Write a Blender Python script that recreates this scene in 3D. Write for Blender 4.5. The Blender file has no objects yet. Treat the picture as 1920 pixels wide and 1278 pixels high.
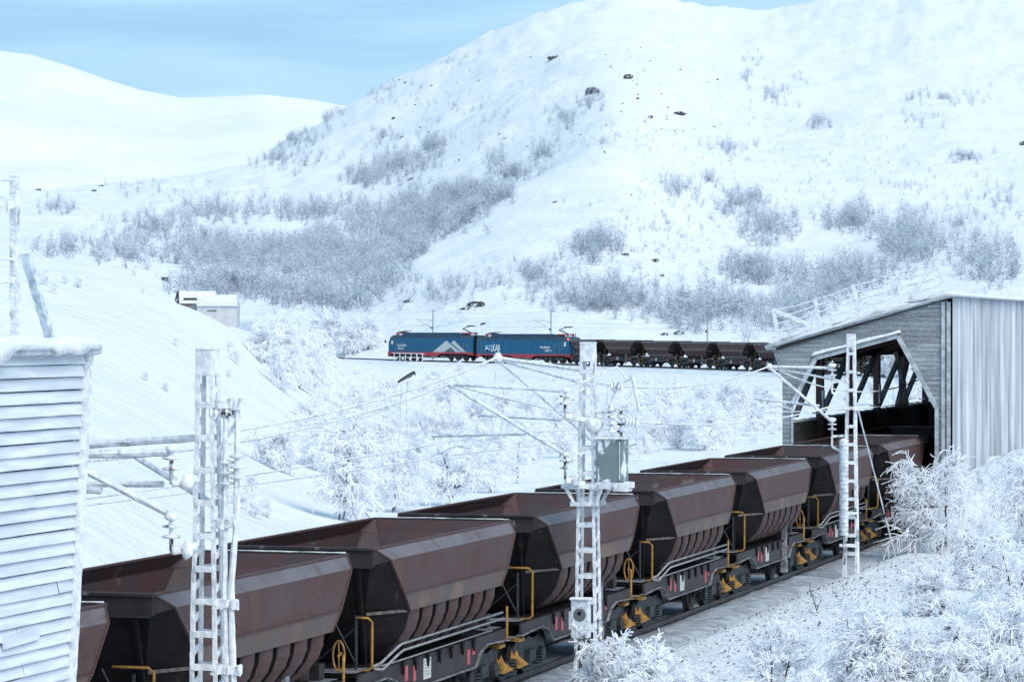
import bpy, bmesh, math, random
import numpy as np
from mathutils import Vector, Matrix
R = math.radians
S = bpy.context.scene
col = S.collection
rnd = random.Random(7)

# ------------------------------------------------------------------ camera
F = 5700.0            # focal length in photo pixels (1920 wide)
CZ = 8.27             # camera height over the near rail
HZ = 619.0            # horizon row of the photo
cam = bpy.data.cameras.new("camera")
cam.lens = F / 1920 * 36; cam.sensor_width = 36; cam.clip_end = 20000; cam.clip_start = 0.5
co = bpy.data.objects.new("camera", cam); col.objects.link(co)
co.location = (0, 0, CZ); co.rotation_euler = (R(90) - math.atan((639 - HZ) / F), 0, 0)
S.camera = co

def at(px, py, D):
    return Vector(((px - 960) * D / F, D, CZ - (py - HZ) * D / F))

# near track frame: s along the track, u to its right
TH = math.atan(1729 / F); sn, cs = math.sin(TH), math.cos(TH)
C0 = (-1.69, 69.91)
def tr(s, u, z=0.0):
    return Vector((C0[0] + s * sn + u * cs, C0[1] + s * cs - u * sn, z))
def su(X, Y):
    dx, dy = X - C0[0], Y - C0[1]
    return dx * sn + dy * cs, dx * cs - dy * sn
HEAD = math.pi / 2 - TH

# ------------------------------------------------------------------ materials
def N(nt, t, **kw):
    n = nt.nodes.new(t)
    for k, v in kw.items(): setattr(n, k, v)
    return n
def mat(name, c1, c2=None, scale=4.0, rough=0.7, metal=0.0, bump=0.0, bscale=30.0, stretch=(1, 1, 1), lo=0.4, hi=0.6,
        extra=None, rand=True, emit=None, spec=0.5, detail=4.0, transl=0.0):
    """extra = list of (colour, scale, stretch, lo, hi, amount) noise layers laid over the base"""
    m = bpy.data.materials.new(name); m.use_nodes = True; nt = m.node_tree
    b = nt.nodes["Principled BSDF"]; b.inputs["Roughness"].default_value = rough; b.inputs["Metallic"].default_value = metal
    b.inputs["Specular IOR Level"].default_value = spec
    tc = N(nt, "ShaderNodeTexCoord"); vec = tc.outputs["Object"]
    if rand:
        oi = N(nt, "ShaderNodeObjectInfo"); sc = N(nt, "ShaderNodeMath", operation='MULTIPLY'); sc.inputs[1].default_value = 57.0
        nt.links.new(oi.outputs["Random"], sc.inputs[0])
        ad = N(nt, "ShaderNodeVectorMath", operation='ADD'); nt.links.new(vec, ad.inputs[0]); nt.links.new(sc.outputs[0], ad.inputs[1]); vec = ad.outputs[0]
    def layer(scale, stretch, lo, hi):
        mp = N(nt, "ShaderNodeMapping"); mp.inputs["Scale"].default_value = stretch; nt.links.new(vec, mp.inputs["Vector"])
        no = N(nt, "ShaderNodeTexNoise"); no.inputs["Scale"].default_value = scale; no.inputs["Detail"].default_value = detail
        nt.links.new(mp.outputs[0], no.inputs["Vector"])
        r = N(nt, "ShaderNodeMapRange"); r.inputs[1].default_value = lo; r.inputs[2].default_value = hi
        nt.links.new(no.outputs["Fac"], r.inputs[0]); return r.outputs[0]
    cur = None
    if c2 is not None:
        mx = N(nt, "ShaderNodeMix", data_type='RGBA'); mx.inputs[6].default_value = (*c1, 1); mx.inputs[7].default_value = (*c2, 1)
        nt.links.new(layer(scale, stretch, lo, hi), mx.inputs[0]); cur = mx.outputs[2]
    for (c, s_, st, l, h, amt) in (extra or []):
        mx = N(nt, "ShaderNodeMix", data_type='RGBA')
        if cur is None: mx.inputs[6].default_value = (*c1, 1)
        else: nt.links.new(cur, mx.inputs[6])
        mx.inputs[7].default_value = (*c, 1)
        am = N(nt, "ShaderNodeMath", operation='MULTIPLY'); am.inputs[1].default_value = amt
        nt.links.new(layer(s_, st, l, h), am.inputs[0]); nt.links.new(am.outputs[0], mx.inputs[0]); cur = mx.outputs[2]
    if cur is None: b.inputs["Base Color"].default_value = (*c1, 1)
    else: nt.links.new(cur, b.inputs["Base Color"])
    if bump:
        no = N(nt, "ShaderNodeTexNoise"); no.inputs["Scale"].default_value = bscale; no.inputs["Detail"].default_value = 5
        nt.links.new(vec, no.inputs["Vector"])
        bp = N(nt, "ShaderNodeBump"); bp.inputs["Strength"].default_value = 1.0; bp.inputs["Distance"].default_value = bump
        nt.links.new(no.outputs["Fac"], bp.inputs["Height"]); nt.links.new(bp.outputs[0], b.inputs["Normal"])
    if transl:
        tl_ = N(nt, "ShaderNodeBsdfTranslucent"); ms = N(nt, "ShaderNodeMixShader"); ms.inputs[0].default_value = transl
        if cur is None: tl_.inputs[0].default_value = (*c1, 1)
        else: nt.links.new(cur, tl_.inputs[0])
        out_ = next(n for n in nt.nodes if n.type == 'OUTPUT_MATERIAL')
        nt.links.new(b.outputs[0], ms.inputs[1]); nt.links.new(tl_.outputs[0], ms.inputs[2]); nt.links.new(ms.outputs[0], out_.inputs[0])
    if emit:
        b.inputs["Emission Color"].default_value = (*emit[0], 1); b.inputs["Emission Strength"].default_value = emit[1]
    return m

SN1, SN2 = (0.80, 0.81, 0.82), (0.75, 0.77, 0.79)
M = {}
M['snow'] = mat('snow', SN1, SN2, scale=0.05, rough=0.85, bump=0.35, bscale=0.6, rand=False, spec=0.2, lo=0.35, hi=0.65,
                extra=[((0.62, 0.65, 0.68), 0.09, (1, 1, 3), 0.68, 0.80, 0.12)])
M['snow_cap'] = mat('snow_cap', SN1, SN2, scale=3, rough=0.85, bump=0.03, bscale=14, spec=0.2)
M['far_snow'] = mat('far_snow', (0.80, 0.81, 0.82), (0.74, 0.76, 0.785), scale=0.006, rough=0.9, bump=6, bscale=0.02, rand=False, spec=0.1, stretch=(1, .3, 3))
M['frost'] = mat('frost', (0.86, 0.87, 0.88), (0.66, 0.69, 0.73), scale=9, rough=0.85, bump=0.02, bscale=45, spec=0.2,
                 extra=[((0.24, 0.26, 0.29), 5, (1, 1, .5), .60, .70, .7)])
M['frost_thin'] = mat('frost_thin', (0.72, 0.77, 0.83), (0.42, 0.47, 0.53), scale=7, rough=0.8, bump=0.012, bscale=60, spec=0.2, lo=.45, hi=.68)
M['frost_board'] = mat('frost_board', (0.74, 0.78, 0.83), (0.60, 0.65, 0.72), scale=3, rough=0.85, bump=0.012, bscale=70, spec=0.2, stretch=(0.3, 1, 3))
M['twig'] = mat('frosted_twig', (0.97, 0.972, 0.978), (0.92, 0.932, 0.95), scale=3.0, rough=0.85, spec=0.1, lo=.45, hi=.65, transl=.5)
M['twig_near'] = mat('rimed_twig', (0.97, 0.972, 0.978), (0.90, 0.915, 0.94), scale=3.0, rough=0.85, spec=0.1, lo=.45, hi=.65,
                extra=[((0.06, 0.055, 0.06), 2.6, (1, 1, 1), 0.63, 0.69, 0.8)], transl=.45)
M['bark'] = mat('bark', (0.10, 0.10, 0.115), (0.82, 0.84, 0.87), scale=2.5, rough=0.9, lo=.40, hi=.50)
M['bark_dark'] = mat('rimed_bark', (0.07, 0.062, 0.066), (0.78, 0.80, 0.83), scale=3.5, rough=0.9, lo=.47, hi=.56)
M['twig_grey'] = mat('grey_twig', (0.45, 0.53, 0.625), (0.20, 0.26, 0.335), scale=1.2, rough=0.9, spec=0.1, lo=.42, hi=.64,
                     extra=[((0.86, 0.885, 0.915), 0.9, (1, 1, 1), 0.46, 0.56, 0.85)], transl=.3)
M['twig_dark'] = mat('dark_twig', (0.12, 0.16, 0.215), (0.22, 0.27, 0.335), scale=.5, rough=.9, spec=.1)
M['trunk_grey'] = mat('grey_trunk', (0.2, 0.225, 0.26), (0.45, 0.5, 0.56), scale=1.5, rough=0.9)
M['brown'] = mat('wagon_steel', (0.080, 0.040, 0.037), (0.084, 0.053, 0.053), scale=1.3, rough=0.6, bump=0.004, bscale=20, lo=.38, hi=.62, spec=.18,
                 extra=[((0.15, 0.068, 0.042), 1.6, (1.5, 1.5, .3), .58, .74, .35), ((0.06, 0.048, 0.05), 4.0, (2.5, 2.5, .35), .58, .7, .5),
                        ((0.2, 0.18, 0.175), 22, (1, 1, 1), .60, .70, .35), ((0.05, 0.04, 0.04), 30, (1, 1, 1), .56, .66, .4)])
M['rim_band'] = mat('skylit_rim_steel', (0.125, 0.098, 0.103), (0.155, 0.132, 0.14), scale=1.5, rough=0.5, bump=0.004, bscale=20, spec=.4,  # paler base colour stands in for sky light on the upward-tilted band
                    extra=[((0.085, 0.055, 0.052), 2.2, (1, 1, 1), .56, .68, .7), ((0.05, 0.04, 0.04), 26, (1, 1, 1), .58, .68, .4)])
M['band'] = mat('worn_band_steel', (0.100, 0.062, 0.051), (0.086, 0.067, 0.064), scale=1.1, rough=0.55, bump=0.004, bscale=20, spec=.4,
                extra=[((0.21, 0.12, 0.07), 1.4, (1, 1, .6), .5, .66, .6)])
M['lining'] = mat('lining_steel', (0.082, 0.040, 0.040), (0.062, 0.046, 0.049), scale=1.0, rough=0.6, lo=.4, hi=.6, spec=.3,
                  extra=[((0.22, 0.2, 0.2), 1.6, (1, 1, 1), .64, .75, .5)])
M['dark'] = mat('dark_steel', (0.007, 0.006, 0.0068), (0.014, 0.0105, 0.011), scale=2.0, rough=0.7, spec=.25,
                extra=[((0.12, 0.085, 0.06), 3.5, (2, 2, .3), .64, .74, .5)])
M['sole'] = mat('solebar_steel', (0.032, 0.023, 0.025), (0.043, 0.035, 0.038), scale=1.6, rough=0.6, spec=.35,
                extra=[((0.02, 0.018, 0.02), 2.5, (2.5, 1, .3), .52, .64, .7)])
M['bogie'] = mat('bogie_steel', (0.012, 0.015, 0.018), (0.026, 0.031, 0.036), scale=5, rough=0.6)
M['wheel'] = mat('wheel_steel', (0.018, 0.018, 0.02), (0.045, 0.043, 0.042), scale=6, rough=0.5, metal=.3)
M['yellow'] = mat('yellow_paint', (0.42, 0.215, 0.035), (0.28, 0.14, 0.03), scale=8, rough=0.6,
                  extra=[((0.10, 0.07, 0.04), 14, (1, 1, 1), .58, .68, .7)])
M['pipe'] = mat('grey_pipe', (0.36, 0.36, 0.37), (0.22, 0.21, 0.21), scale=5, rough=0.5, stretch=(3, 1, 1))
M['pink'] = mat('red_placard', (0.55, 0.10, 0.13), (0.42, 0.08, 0.10), scale=9, rough=0.6)
M['placard'] = mat('white_placard', (0.62, 0.62, 0.60), (0.45, 0.45, 0.44), scale=14, rough=0.6, stretch=(.3, 1, 4))
M['printing'] = mat('grey_print', (0.22, 0.22, 0.22), rough=.7)
M['faint'] = mat('faded_paint', (0.16, 0.135, 0.125), (0.08, 0.062, 0.06), scale=14, rough=0.7)
M['deck'] = mat('frosted_deck', (0.24, 0.25, 0.27), (0.10, 0.10, 0.11), scale=5, rough=0.8)
M['blue'] = mat('blue_paint', (0.014, 0.105, 0.20), (0.018, 0.118, 0.22), scale=0.7, rough=0.5, stretch=(2.5, 1, .3), spec=.2,
                extra=[((0.05, 0.10, 0.16), 1.2, (3, 1, .3), .56, .7, .6)])
M['roof'] = mat('dark_roof', (0.030, 0.055, 0.085), (0.045, 0.075, 0.105), scale=1.5, rough=0.6)
M['louvre'] = mat('roof_louvre', (0.018, 0.035, 0.06), (0.03, 0.055, 0.085), scale=2, rough=0.5)
M['red'] = mat('red_paint', (0.46, 0.045, 0.065), (0.34, 0.035, 0.05), scale=1.5, rough=0.55, stretch=(1, 1, .5))
M['black'] = mat('black_rubber', (0.008, 0.008, 0.009), rough=0.8, spec=.2)
M['glass'] = mat('cab_glass', (0.03, 0.045, 0.045), (0.10, 0.14, 0.13), scale=.8, rough=0.12)
M['white_paint'] = mat('white_paint', (0.74, 0.75, 0.76), (0.62, 0.64, 0.66), scale=3, rough=0.6)
M['grey_paint'] = mat('grey_equipment', (0.23, 0.23, 0.22), (0.12, 0.12, 0.12), scale=3, rough=0.7)
M['loco_bogie'] = mat('loco_bogie', (0.016, 0.017, 0.017), (0.10, 0.10, 0.095), scale=1.6, rough=.7, lo=.52, hi=.64)
M['sky_blue'] = mat('light_blue_paint', (0.10, 0.36, 0.65), rough=0.5)
M['lamp_red'] = mat('red_lamp', (0.6, 0.05, 0.06), rough=.4, emit=((1.0, 0.12, 0.12), 1.2))
M['ballast'] = mat('frosted_ballast', (0.30, 0.33, 0.365), (0.50, 0.54, 0.59), scale=2.5, rough=0.95, bump=0.05, bscale=14, rand=False,
                   extra=[((0.16, 0.165, 0.175), 16, (1, 1, 1), .57, .64, .7)])
M['rail'] = mat('rail_steel', (0.05, 0.045, 0.045), (0.09, 0.085, 0.085), scale=3, rough=0.4, metal=.5)
M['far_bed'] = mat('snowy_track_bed', (0.60, 0.645, 0.695), (0.74, 0.78, 0.83), scale=.5, rough=0.95, rand=False, bump=.05, bscale=2)
M['metal_face'] = mat('frosted_cladding', (0.20, 0.215, 0.23), (0.27, 0.29, 0.31), scale=1.2, rough=0.6, stretch=(1, .4, 2.5),
                      extra=[((0.70, 0.74, 0.79), .8, (1, .5, 2.2), .52, .66, .45), ((0.72, 0.76, 0.81), 9, (1, 1, 4), .56, .66, .55)])
M['metal_wall'] = mat('frosted_wall_sheet', (0.46, 0.50, 0.55), (0.27, 0.30, 0.34), scale=.8, rough=0.7, stretch=(2.0, 1, .22), lo=.42, hi=.62,
                      extra=[((0.70, 0.745, 0.80), .5, (1.3, 1, .25), .48, .64, .7), ((0.14, 0.16, 0.19), 5, (3, 1, .25), .62, .72, .45)])
M['trim'] = mat('frosted_trim', (0.50, 0.54, 0.58), (0.32, 0.35, 0.39), scale=4, rough=0.7)
M['oxide'] = mat('oxide_steel', (0.085, 0.032, 0.034), (0.055, 0.026, 0.028), scale=2, rough=0.7)
M['gray_steel'] = mat('brace_steel', (0.075, 0.072, 0.08), (0.12, 0.12, 0.13), scale=2, rough=0.6)
M['low_wall'] = mat('weathered_boards', (0.085, 0.088, 0.082), (0.05, 0.05, 0.048), scale=2, rough=0.85, stretch=(.4, 1, 3))
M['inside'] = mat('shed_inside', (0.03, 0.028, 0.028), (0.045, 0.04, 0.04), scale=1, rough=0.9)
M['box_green'] = mat('grey_green_box', (0.15, 0.20, 0.205), (0.19, 0.245, 0.25), scale=2, rough=0.6,
                     extra=[((0.78, 0.82, 0.86), 2.2, (1, 1, .7), .52, .56, .95)])
M['rock'] = mat('bare_rock', (0.045, 0.047, 0.052), (0.09, 0.095, 0.105), scale=1.5, rough=0.9, bump=.1, bscale=3,
                extra=[((0.75, 0.79, 0.84), .9, (1, 1, 1.5), .57, .61, 1.0)])
M['slab'] = mat('grey_slab', (0.15, 0.165, 0.175), (0.11, 0.12, 0.13), scale=.6, rough=0.8)
M['house'] = mat('house_wall', (0.54, 0.54, 0.57), (0.47, 0.47, 0.50), scale=1, rough=0.8)
M['house_dark'] = mat('dark_boards', (0.035, 0.036, 0.04), (0.07, 0.07, 0.078), scale=1, rough=0.7)
M['house_mid'] = mat('grey_boards', (0.24, 0.245, 0.27), (0.3, 0.3, 0.33), scale=1, rough=0.8)
M['post'] = mat('grey_post', (0.28, 0.30, 0.33), (0.5, 0.53, 0.57), scale=3, rough=0.8)
M['wood'] = mat('bare_twig', (0.03, 0.026, 0.026), (0.06, 0.05, 0.05), scale=5, rough=0.9)
M['insul'] = mat('frosted_insulator', (0.05, 0.045, 0.05), (0.78, 0.80, 0.83), scale=6, rough=0.6, lo=.38, hi=.46)

nt = M['snow'].node_tree; bp = next(n for n in nt.nodes if n.type == 'BUMP'); tc = N(nt, "ShaderNodeTexCoord"); mp = N(nt, "ShaderNodeMapping"); mp.inputs["Scale"].default_value = (1, .55, 1); mp.inputs["Rotation"].default_value = (0, 0, .6)
nt.links.new(tc.outputs["Object"], mp.inputs[0]); no = N(nt, "ShaderNodeTexNoise"); no.inputs["Scale"].default_value = .045; no.inputs["Detail"].default_value = 9; no.inputs["Roughness"].default_value = .62; nt.links.new(mp.outputs[0], no.inputs["Vector"])
b2 = N(nt, "ShaderNodeBump"); b2.inputs["Distance"].default_value = 3.2; nt.links.new(no.outputs["Fac"], b2.inputs["Height"]); nt.links.new(b2.outputs[0], bp.inputs["Normal"])

# ------------------------------------------------------------------ mesh builder
class MB:
    def __init__(self): self.v = []; self.f = []; self.mi = []
    def add(self, vs, fs, mi=0):
        o = len(self.v); self.v.extend([tuple(p) for p in vs])
        self.f.extend([tuple(i + o for i in f) for f in fs]); self.mi.extend([mi] * len(fs))
    def box(self, c, s, mi=0):
        x, y, z = c; a, b, d = s[0] / 2, s[1] / 2, s[2] / 2
        vs = [(x - a, y - b, z - d), (x + a, y - b, z - d), (x + a, y + b, z - d), (x - a, y + b, z - d),
              (x - a, y - b, z + d), (x + a, y - b, z + d), (x + a, y + b, z + d), (x - a, y + b, z + d)]
        self.add(vs, [(0, 3, 2, 1), (4, 5, 6, 7), (0, 1, 5, 4), (1, 2, 6, 5), (2, 3, 7, 6), (3, 0, 4, 7)], mi)
    def bar(self, p0, p1, w, h, up=(0, 0, 1), n=1, jit=0.0, mi=0, rng=rnd):
        p0, p1 = Vector(p0), Vector(p1); d = (p1 - p0).normalized(); upv = Vector(up)
        if abs(d.dot(upv)) > .98: upv = Vector((1, 0, 0))
        sd = d.cross(upv).normalized(); uu = sd.cross(d).normalized(); vs = []; fs = []
        for i in range(n + 1):
            p = p0.lerp(p1, i / n)
            for a, b in ((-1, -1), (1, -1), (1, 1), (-1, 1)):
                q = p + sd * (a * w / 2) + uu * (b * h / 2)
                if jit: q += Vector((rng.uniform(-jit, jit), rng.uniform(-jit, jit), rng.uniform(-jit, jit)))
                vs.append(q)
        for i in range(n):
            for k in range(4):
                a, b = i * 4 + k, i * 4 + (k + 1) % 4
                fs.append((a, b, b + 4, a + 4))
        fs.append((3, 2, 1, 0)); e = n * 4; fs.append((e, e + 1, e + 2, e + 3))
        self.add(vs, fs, mi)
    def tube(self, pts, r, n=8, mi=0, cap=True, jit=0.0, rng=rnd):
        pts = [Vector(p) for p in pts]; k = len(pts)
        rs = r if isinstance(r, (list, tuple)) else [r] * k
        vs = []; fs = []
        ref = None
        for i, p in enumerate(pts):
            d = (pts[min(i + 1, k - 1)] - pts[max(i - 1, 0)])
            if d.length < 1e-9: d = Vector((0, 0, 1))
            d.normalize()
            if ref is None or abs(d.dot(ref)) > .95:
                ref = Vector((0, 0, 1)) if abs(d.z) < .9 else Vector((1, 0, 0))
            a = d.cross(ref).normalized(); b = d.cross(a)
            for j in range(n):
                t = 2 * math.pi * j / n; rr = rs[i] + (rng.uniform(-jit, jit) if jit else 0)
                vs.append(p + a * (math.cos(t) * rr) + b * (math.sin(t) * rr))
        for i in range(k - 1):
            for j in range(n):
                a, b = i * n + j, i * n + (j + 1) % n
                fs.append((a, b, b + n, a + n))
        if cap:
            fs.append(tuple(reversed(range(n)))); fs.append(tuple(range((k - 1) * n, k * n)))
        self.add(vs, fs, mi)
    def prism(self, pts, vec, mi=0):
        pts = [Vector(p) for p in pts]; v = Vector(vec); n = len(pts)
        vs = pts + [p + v for p in pts]
        fs = [tuple(reversed(range(n))), tuple(range(n, 2 * n))]
        for i in range(n):
            j = (i + 1) % n; fs.append((i, j, j + n, i + n))
        self.add(vs, fs, mi)
    def face(self, pts, mi=0): self.add(pts, [tuple(range(len(pts)))], mi)
    def lathe(self, c, prof, n=12, axis='z', mi=0):
        """prof = [(r, h)]"""
        vs = []; fs = []
        for r, h in prof:
            for j in range(n):
                t = 2 * math.pi * j / n; a, b = r * math.cos(t), r * math.sin(t)
                vs.append((c[0] + a, c[1] + b, c[2] + h) if axis == 'z' else ((c[0] + a, c[1] + h, c[2] + b) if axis == 'y' else (c[0] + h, c[1] + a, c[2] + b)))
        for i in range(len(prof) - 1):
            for j in range(n):
                a, b = i * n + j, i * n + (j + 1) % n
                fs.append((a, b, b + n, a + n))
        fs.append(tuple(reversed(range(n)))); fs.append(tuple(range((len(prof) - 1) * n, len(prof) * n)))
        self.add(vs, fs, mi)
    def mesh(self, name, mats, smooth=False, fix=True):
        me = bpy.data.meshes.new(name); me.from_pydata(self.v, [], self.f); me.update()
        for m in (mats if isinstance(mats, (list, tuple)) else [mats]): me.materials.append(m)
        if any(self.mi): me.polygons.foreach_set('material_index', self.mi)
        if fix:
            bm = bmesh.new(); bm.from_mesh(me); bmesh.ops.recalc_face_normals(bm, faces=bm.faces)
            ng = [f for f in bm.faces if len(f.verts) > 4]
            if ng: bmesh.ops.triangulate(bm, faces=ng)
            bm.to_mesh(me); bm.free()
        if smooth: me.polygons.foreach_set('use_smooth', [True] * len(me.polygons))
        return me
    def build(self, name, mats, parent=None, smooth=False, bevel=0, fix=True):
        o = bpy.data.objects.new(name, self.mesh(name, mats, smooth, fix)); col.objects.link(o)
        if parent is not None: o.parent = parent
        if bevel:
            b = o.modifiers.new("bevel", 'BEVEL'); b.width = bevel; b.segments = 2; b.limit_method = 'ANGLE'; b.angle_limit = R(35)
        return o

def tag(o, label=None, cat=None, group=None, kind=None):
    if label: o['label'] = label
    if cat: o['category'] = cat
    if group: o['group'] = group
    if kind: o['kind'] = kind
    return o
def empty(name, loc=(0, 0, 0), rz=0, label=None, cat=None, group=None):
    o = bpy.data.objects.new(name, None); col.objects.link(o); o.location = loc; o.rotation_euler = (0, 0, rz)
    o.empty_display_size = .3
    return tag(o, label, cat, group)
def copy_tree(o, parent=None):
    c = o.copy(); col.objects.link(c); c.parent = parent
    for ch in list(o.children): copy_tree(ch, c)
    return c
def text_mb(s, size, sx=1.0, depth=.006):
    cu = bpy.data.curves.new("text", 'FONT'); cu.body = s; cu.size = size; cu.extrude = depth; cu.resolution_u = 3; cu.offset = size * .024
    o = bpy.data.objects.new("text", cu); col.objects.link(o)
    me = bpy.data.meshes.new_from_object(o.evaluated_get(bpy.context.evaluated_depsgraph_get()))
    bpy.data.objects.remove(o); bpy.data.curves.remove(cu)
    for v in me.vertices: v.co.x *= sx
    return me
def lettering(s, size, sx, m, parent, matrix, name='lettering'):
    me = text_mb(s, size, sx); me.name = name
    me.transform(matrix); me.materials.clear(); me.materials.append(m)
    o = bpy.data.objects.new(name, me); col.objects.link(o); o.parent = parent
    return o

# ------------------------------------------------------------------ noise
def vnoise(x, y, seed=0):
    xi, yi = np.floor(x).astype(np.int64), np.floor(y).astype(np.int64); fx, fy = x - xi, y - yi
    fx = fx * fx * (3 - 2 * fx); fy = fy * fy * (3 - 2 * fy)
    def h(a, b):
        n = (a * 374761393 + b * 668265263 + seed * 974634777) & 0xffffffff
        n = ((n ^ (n >> 13)) * 1274126177) & 0xffffffff
        return ((n ^ (n >> 16)) & 0xffff) / 32768.0 - 1.0
    return (h(xi, yi) * (1 - fx) + h(xi + 1, yi) * fx) * (1 - fy) + (h(xi, yi + 1) * (1 - fx) + h(xi + 1, yi + 1) * fx) * fy
def fbm(x, y, oct=4, seed=0):
    t = np.zeros_like(x, dtype=float); a = 1.0
    for i in range(oct): t += a * vnoise(x * 2 ** i, y * 2 ** i, seed + i); a *= .5
    return t
def sstep(x, a, b):
    t = np.clip((x - a) / (b - a), 0, 1); return t * t * (3 - 2 * t)

# ------------------------------------------------------------------ far track polyline (train order, left to right)
FT = [(-70, 640, 4.0), (-45, 560, 3.7), (-20.4, 517, 3.33), (-5.0, 500, 3.12), (10.6, 484, 2.92), (15.07, 474.5, 2.86), (20.76, 466, 2.79), (26.15, 457.2, 2.7),
      (31.2, 448.3, 2.62), (35.9, 439.2, 2.54), (40.3, 430, 2.45), (44.4, 420.5, 2.36), (48.3, 411, 2.28), (52.0, 401.4, 2.2), (55.5, 391.7, 2.1), (70, 345, 1.8), (92, 255, 1.2)]
FTpx = [960 + p[0] / p[1] * F for p in FT]

# ------------------------------------------------------------------ terrain
PX = np.array([-200, 0, 150, 300, 420, 540, 640, 745, 850, 1000, 1150, 1300, 1450, 1600, 1750, 1920, 2150.])
def yz(D, y): return CZ - (np.array(y, float) - HZ) * np.array(D, float) / F
t_ = (PX - 960) / F
D0 = 29.16 / np.maximum(.3033 - t_, .1)
rows = []
rows.append((D0, np.full(17, -1.0)))
rows.append((D0 * 1.4, np.array([3.5, 2.5, 1.5, .2, -.8, -1.5, -1.9, -2, -2, -2, -2, -2, -2, -2, -2, -2, -2.])))
D2 = np.array([180, 185, 195, 205, 215, 225, 235, 245, 250, 255, 260, 265, 270, 275, 285, 320, 420.])
rows.append((D2, np.array([6.8, 6.3, 5.8, 3.9, 1.4, -.85, -2.1, -2.3, -2.3, -2.3, -2.2, -2, -2, -2, -2, -2, -2.])))
D3 = np.array([265, 270, 290, 310, 330, 342, 350, 400, 410, 410, 400, 385, 370, 355, 340, 345, 440.])
rows.append((D3, np.array([15, 14.3, 13.7, 11.9, 9.4, 2.3, -1.2, -1.2, -1, -1, -1, -1, -1, -1, -1, -1, -1.])))
Dt = np.interp(PX, FTpx, [p[1] for p in FT]); zt = np.interp(PX, FTpx, [p[2] for p in FT])
Dt[PX < 700] = np.array([560, 555, 550, 545, 540, 545, 535.]); Dt[-1] = 480; zt[-1] = 2
D4 = Dt - 5.5; z4 = zt - .55
D4[:5] = [470, 470, 480, 490, 500]; z4[:5] = [11, 11, 10, 9.6, 9.0]; z4[5] = 5.0
rows.append((D4, z4))
D5 = Dt + 6.5; z5 = zt - .45; z5[:6] = [11, 11, 10.5, 10, 9.5, 5.5]
rows.append((D5, z5))
D6 = np.array([585, 585, 580, 580, 580, 580, 572, 566, 560, 545, 530, 515, 500, 482, 465, 440, 560.])
rows.append((D6, yz(D6, [520, 520, 530, 560, 596, 615, 622, 626, 602, 567, 588, 654, 655, 655, 655, 655, 650])))
D7 = np.array([640, 640, 640, 660, 660, 660, 660, 640, 625, 610, 595, 585, 580, 570, 560, 550, 640.])
rows.append((D7, yz(D7, [505, 505, 515, 555, 590, 592, 594, 592, 586, 600, 630, 638, 638, 635, 632, 630, 630])))
D8 = np.array([800, 800, 800, 850, 860, 860, 850, 800, 880, 960, 1020, 960, 950, 950, 950, 950, 950.])
rows.append((D8, yz(D8, [455, 458, 470, 500, 520, 530, 540, 500, 428, 335, 262, 400, 440, 440, 430, 440, 440])))
D9 = np.array([950, 950, 950, 960, 960, 960, 950, 900, 985, 1060, 1130, 1150, 1150, 1150, 1150, 1150, 1150.])
rows.append((D9, yz(D9, [425, 428, 440, 460, 480, 492, 505, 525, 450, 352, 232, 330, 355, 350, 340, 350, 350])))
D10 = np.array([1250] * 9 + [1300, 1350, 1400, 1400, 1400, 1400, 1400, 1400.])
rows.append((D10, yz(D10, [392, 392, 402, 412, 422, 428, 420, 405, 352, 268, 170, 230, 250, 250, 240, 250, 250])))
D11 = np.full(17, 1700.0)
rows.append((D11, yz(D11, [362, 361, 358, 345, 325, 300, 285, 260, 195, 128, 90, 130, 150, 150, 140, 150, 150])))
D12 = np.array([1950, 1950, 1950, 1950, 1950, 2050, 2100, 2100, 2100, 2100, 2150, 2250, 2400, 2400, 2400, 2400, 2400.])
rows.append((D12, yz(D12, [372, 370, 364, 348, 316, 256, 186, 126, 82, 6, -30, -6, 8, -25, -55, -75, -80])))
rows.append((D12 * 1.18, rows[-1][1] - 40))

cpx = np.concatenate([np.linspace(-16000, -400, 26), np.arange(-300, 2301, 6), np.linspace(2400, 18000, 26)])
NC = len(cpx)
gD = np.concatenate([np.linspace(2, 28, 8), np.geomspace(30, 2820, 430)]); NR = len(gD)
def blur(a, sig, axis):
    k = int(sig * 3); w = np.exp(-.5 * (np.arange(-k, k + 1) / sig) ** 2); w /= w.sum()
    return np.apply_along_axis(lambda r: np.convolve(np.pad(r, k, mode='edge'), w, mode='valid'), axis, a)
fine = np.arange(-300, 2301, 6.)
KD = np.array([blur(np.interp(fine, PX, d), 6, 0) for d, z in rows]); KZ = np.array([blur(np.interp(fine, PX, z), 6, 0) for d, z in rows])
KD = np.array([np.interp(cpx, fine, r) for r in KD]); KZ = np.array([np.interp(cpx, fine, r) for r in KZ])
# ridge rows keep the sharper silhouette
Z = np.zeros((NR, NC))
for j in range(NC): Z[:, j] = np.interp(gD, KD[:, j], KZ[:, j])
Z = blur(Z, 2.2, 0)
Z[:, 26:-26] = blur(Z[:, 26:-26], 4, 1)
GX = (cpx[None, :] - 960) / F * gD[:, None]; GY = np.repeat(gD[:, None], NC, 1)
amp = np.interp(GY, [0, 90, 140, 300, 600, 1000, 2200], [.02, .05, .25, .35, 1.0, 2.6, 5.0])
wl = np.interp(GY, [0, 140, 300, 600, 1000, 2200], [9, 16, 26, 40, 60, 110])
Z += amp * (fbm(GX / 26, GY / 26, 3, 5) * .35 + fbm(GX / 85, GY / 140, 4, 9) * np.where(GY > 560, .8, .15))
Z += sstep(GY, 560, 700) * (.22 * amp * fbm(GX / 11 + GY / 40, GY / 30, 4, 21) + .5 * amp * (-np.abs(fbm(GX / 38 + .4 * fbm(GX / 60, GY / 60, 2, 77), GY / 190, 3, 41))))
gs, gu = su(GX, GY)
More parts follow.
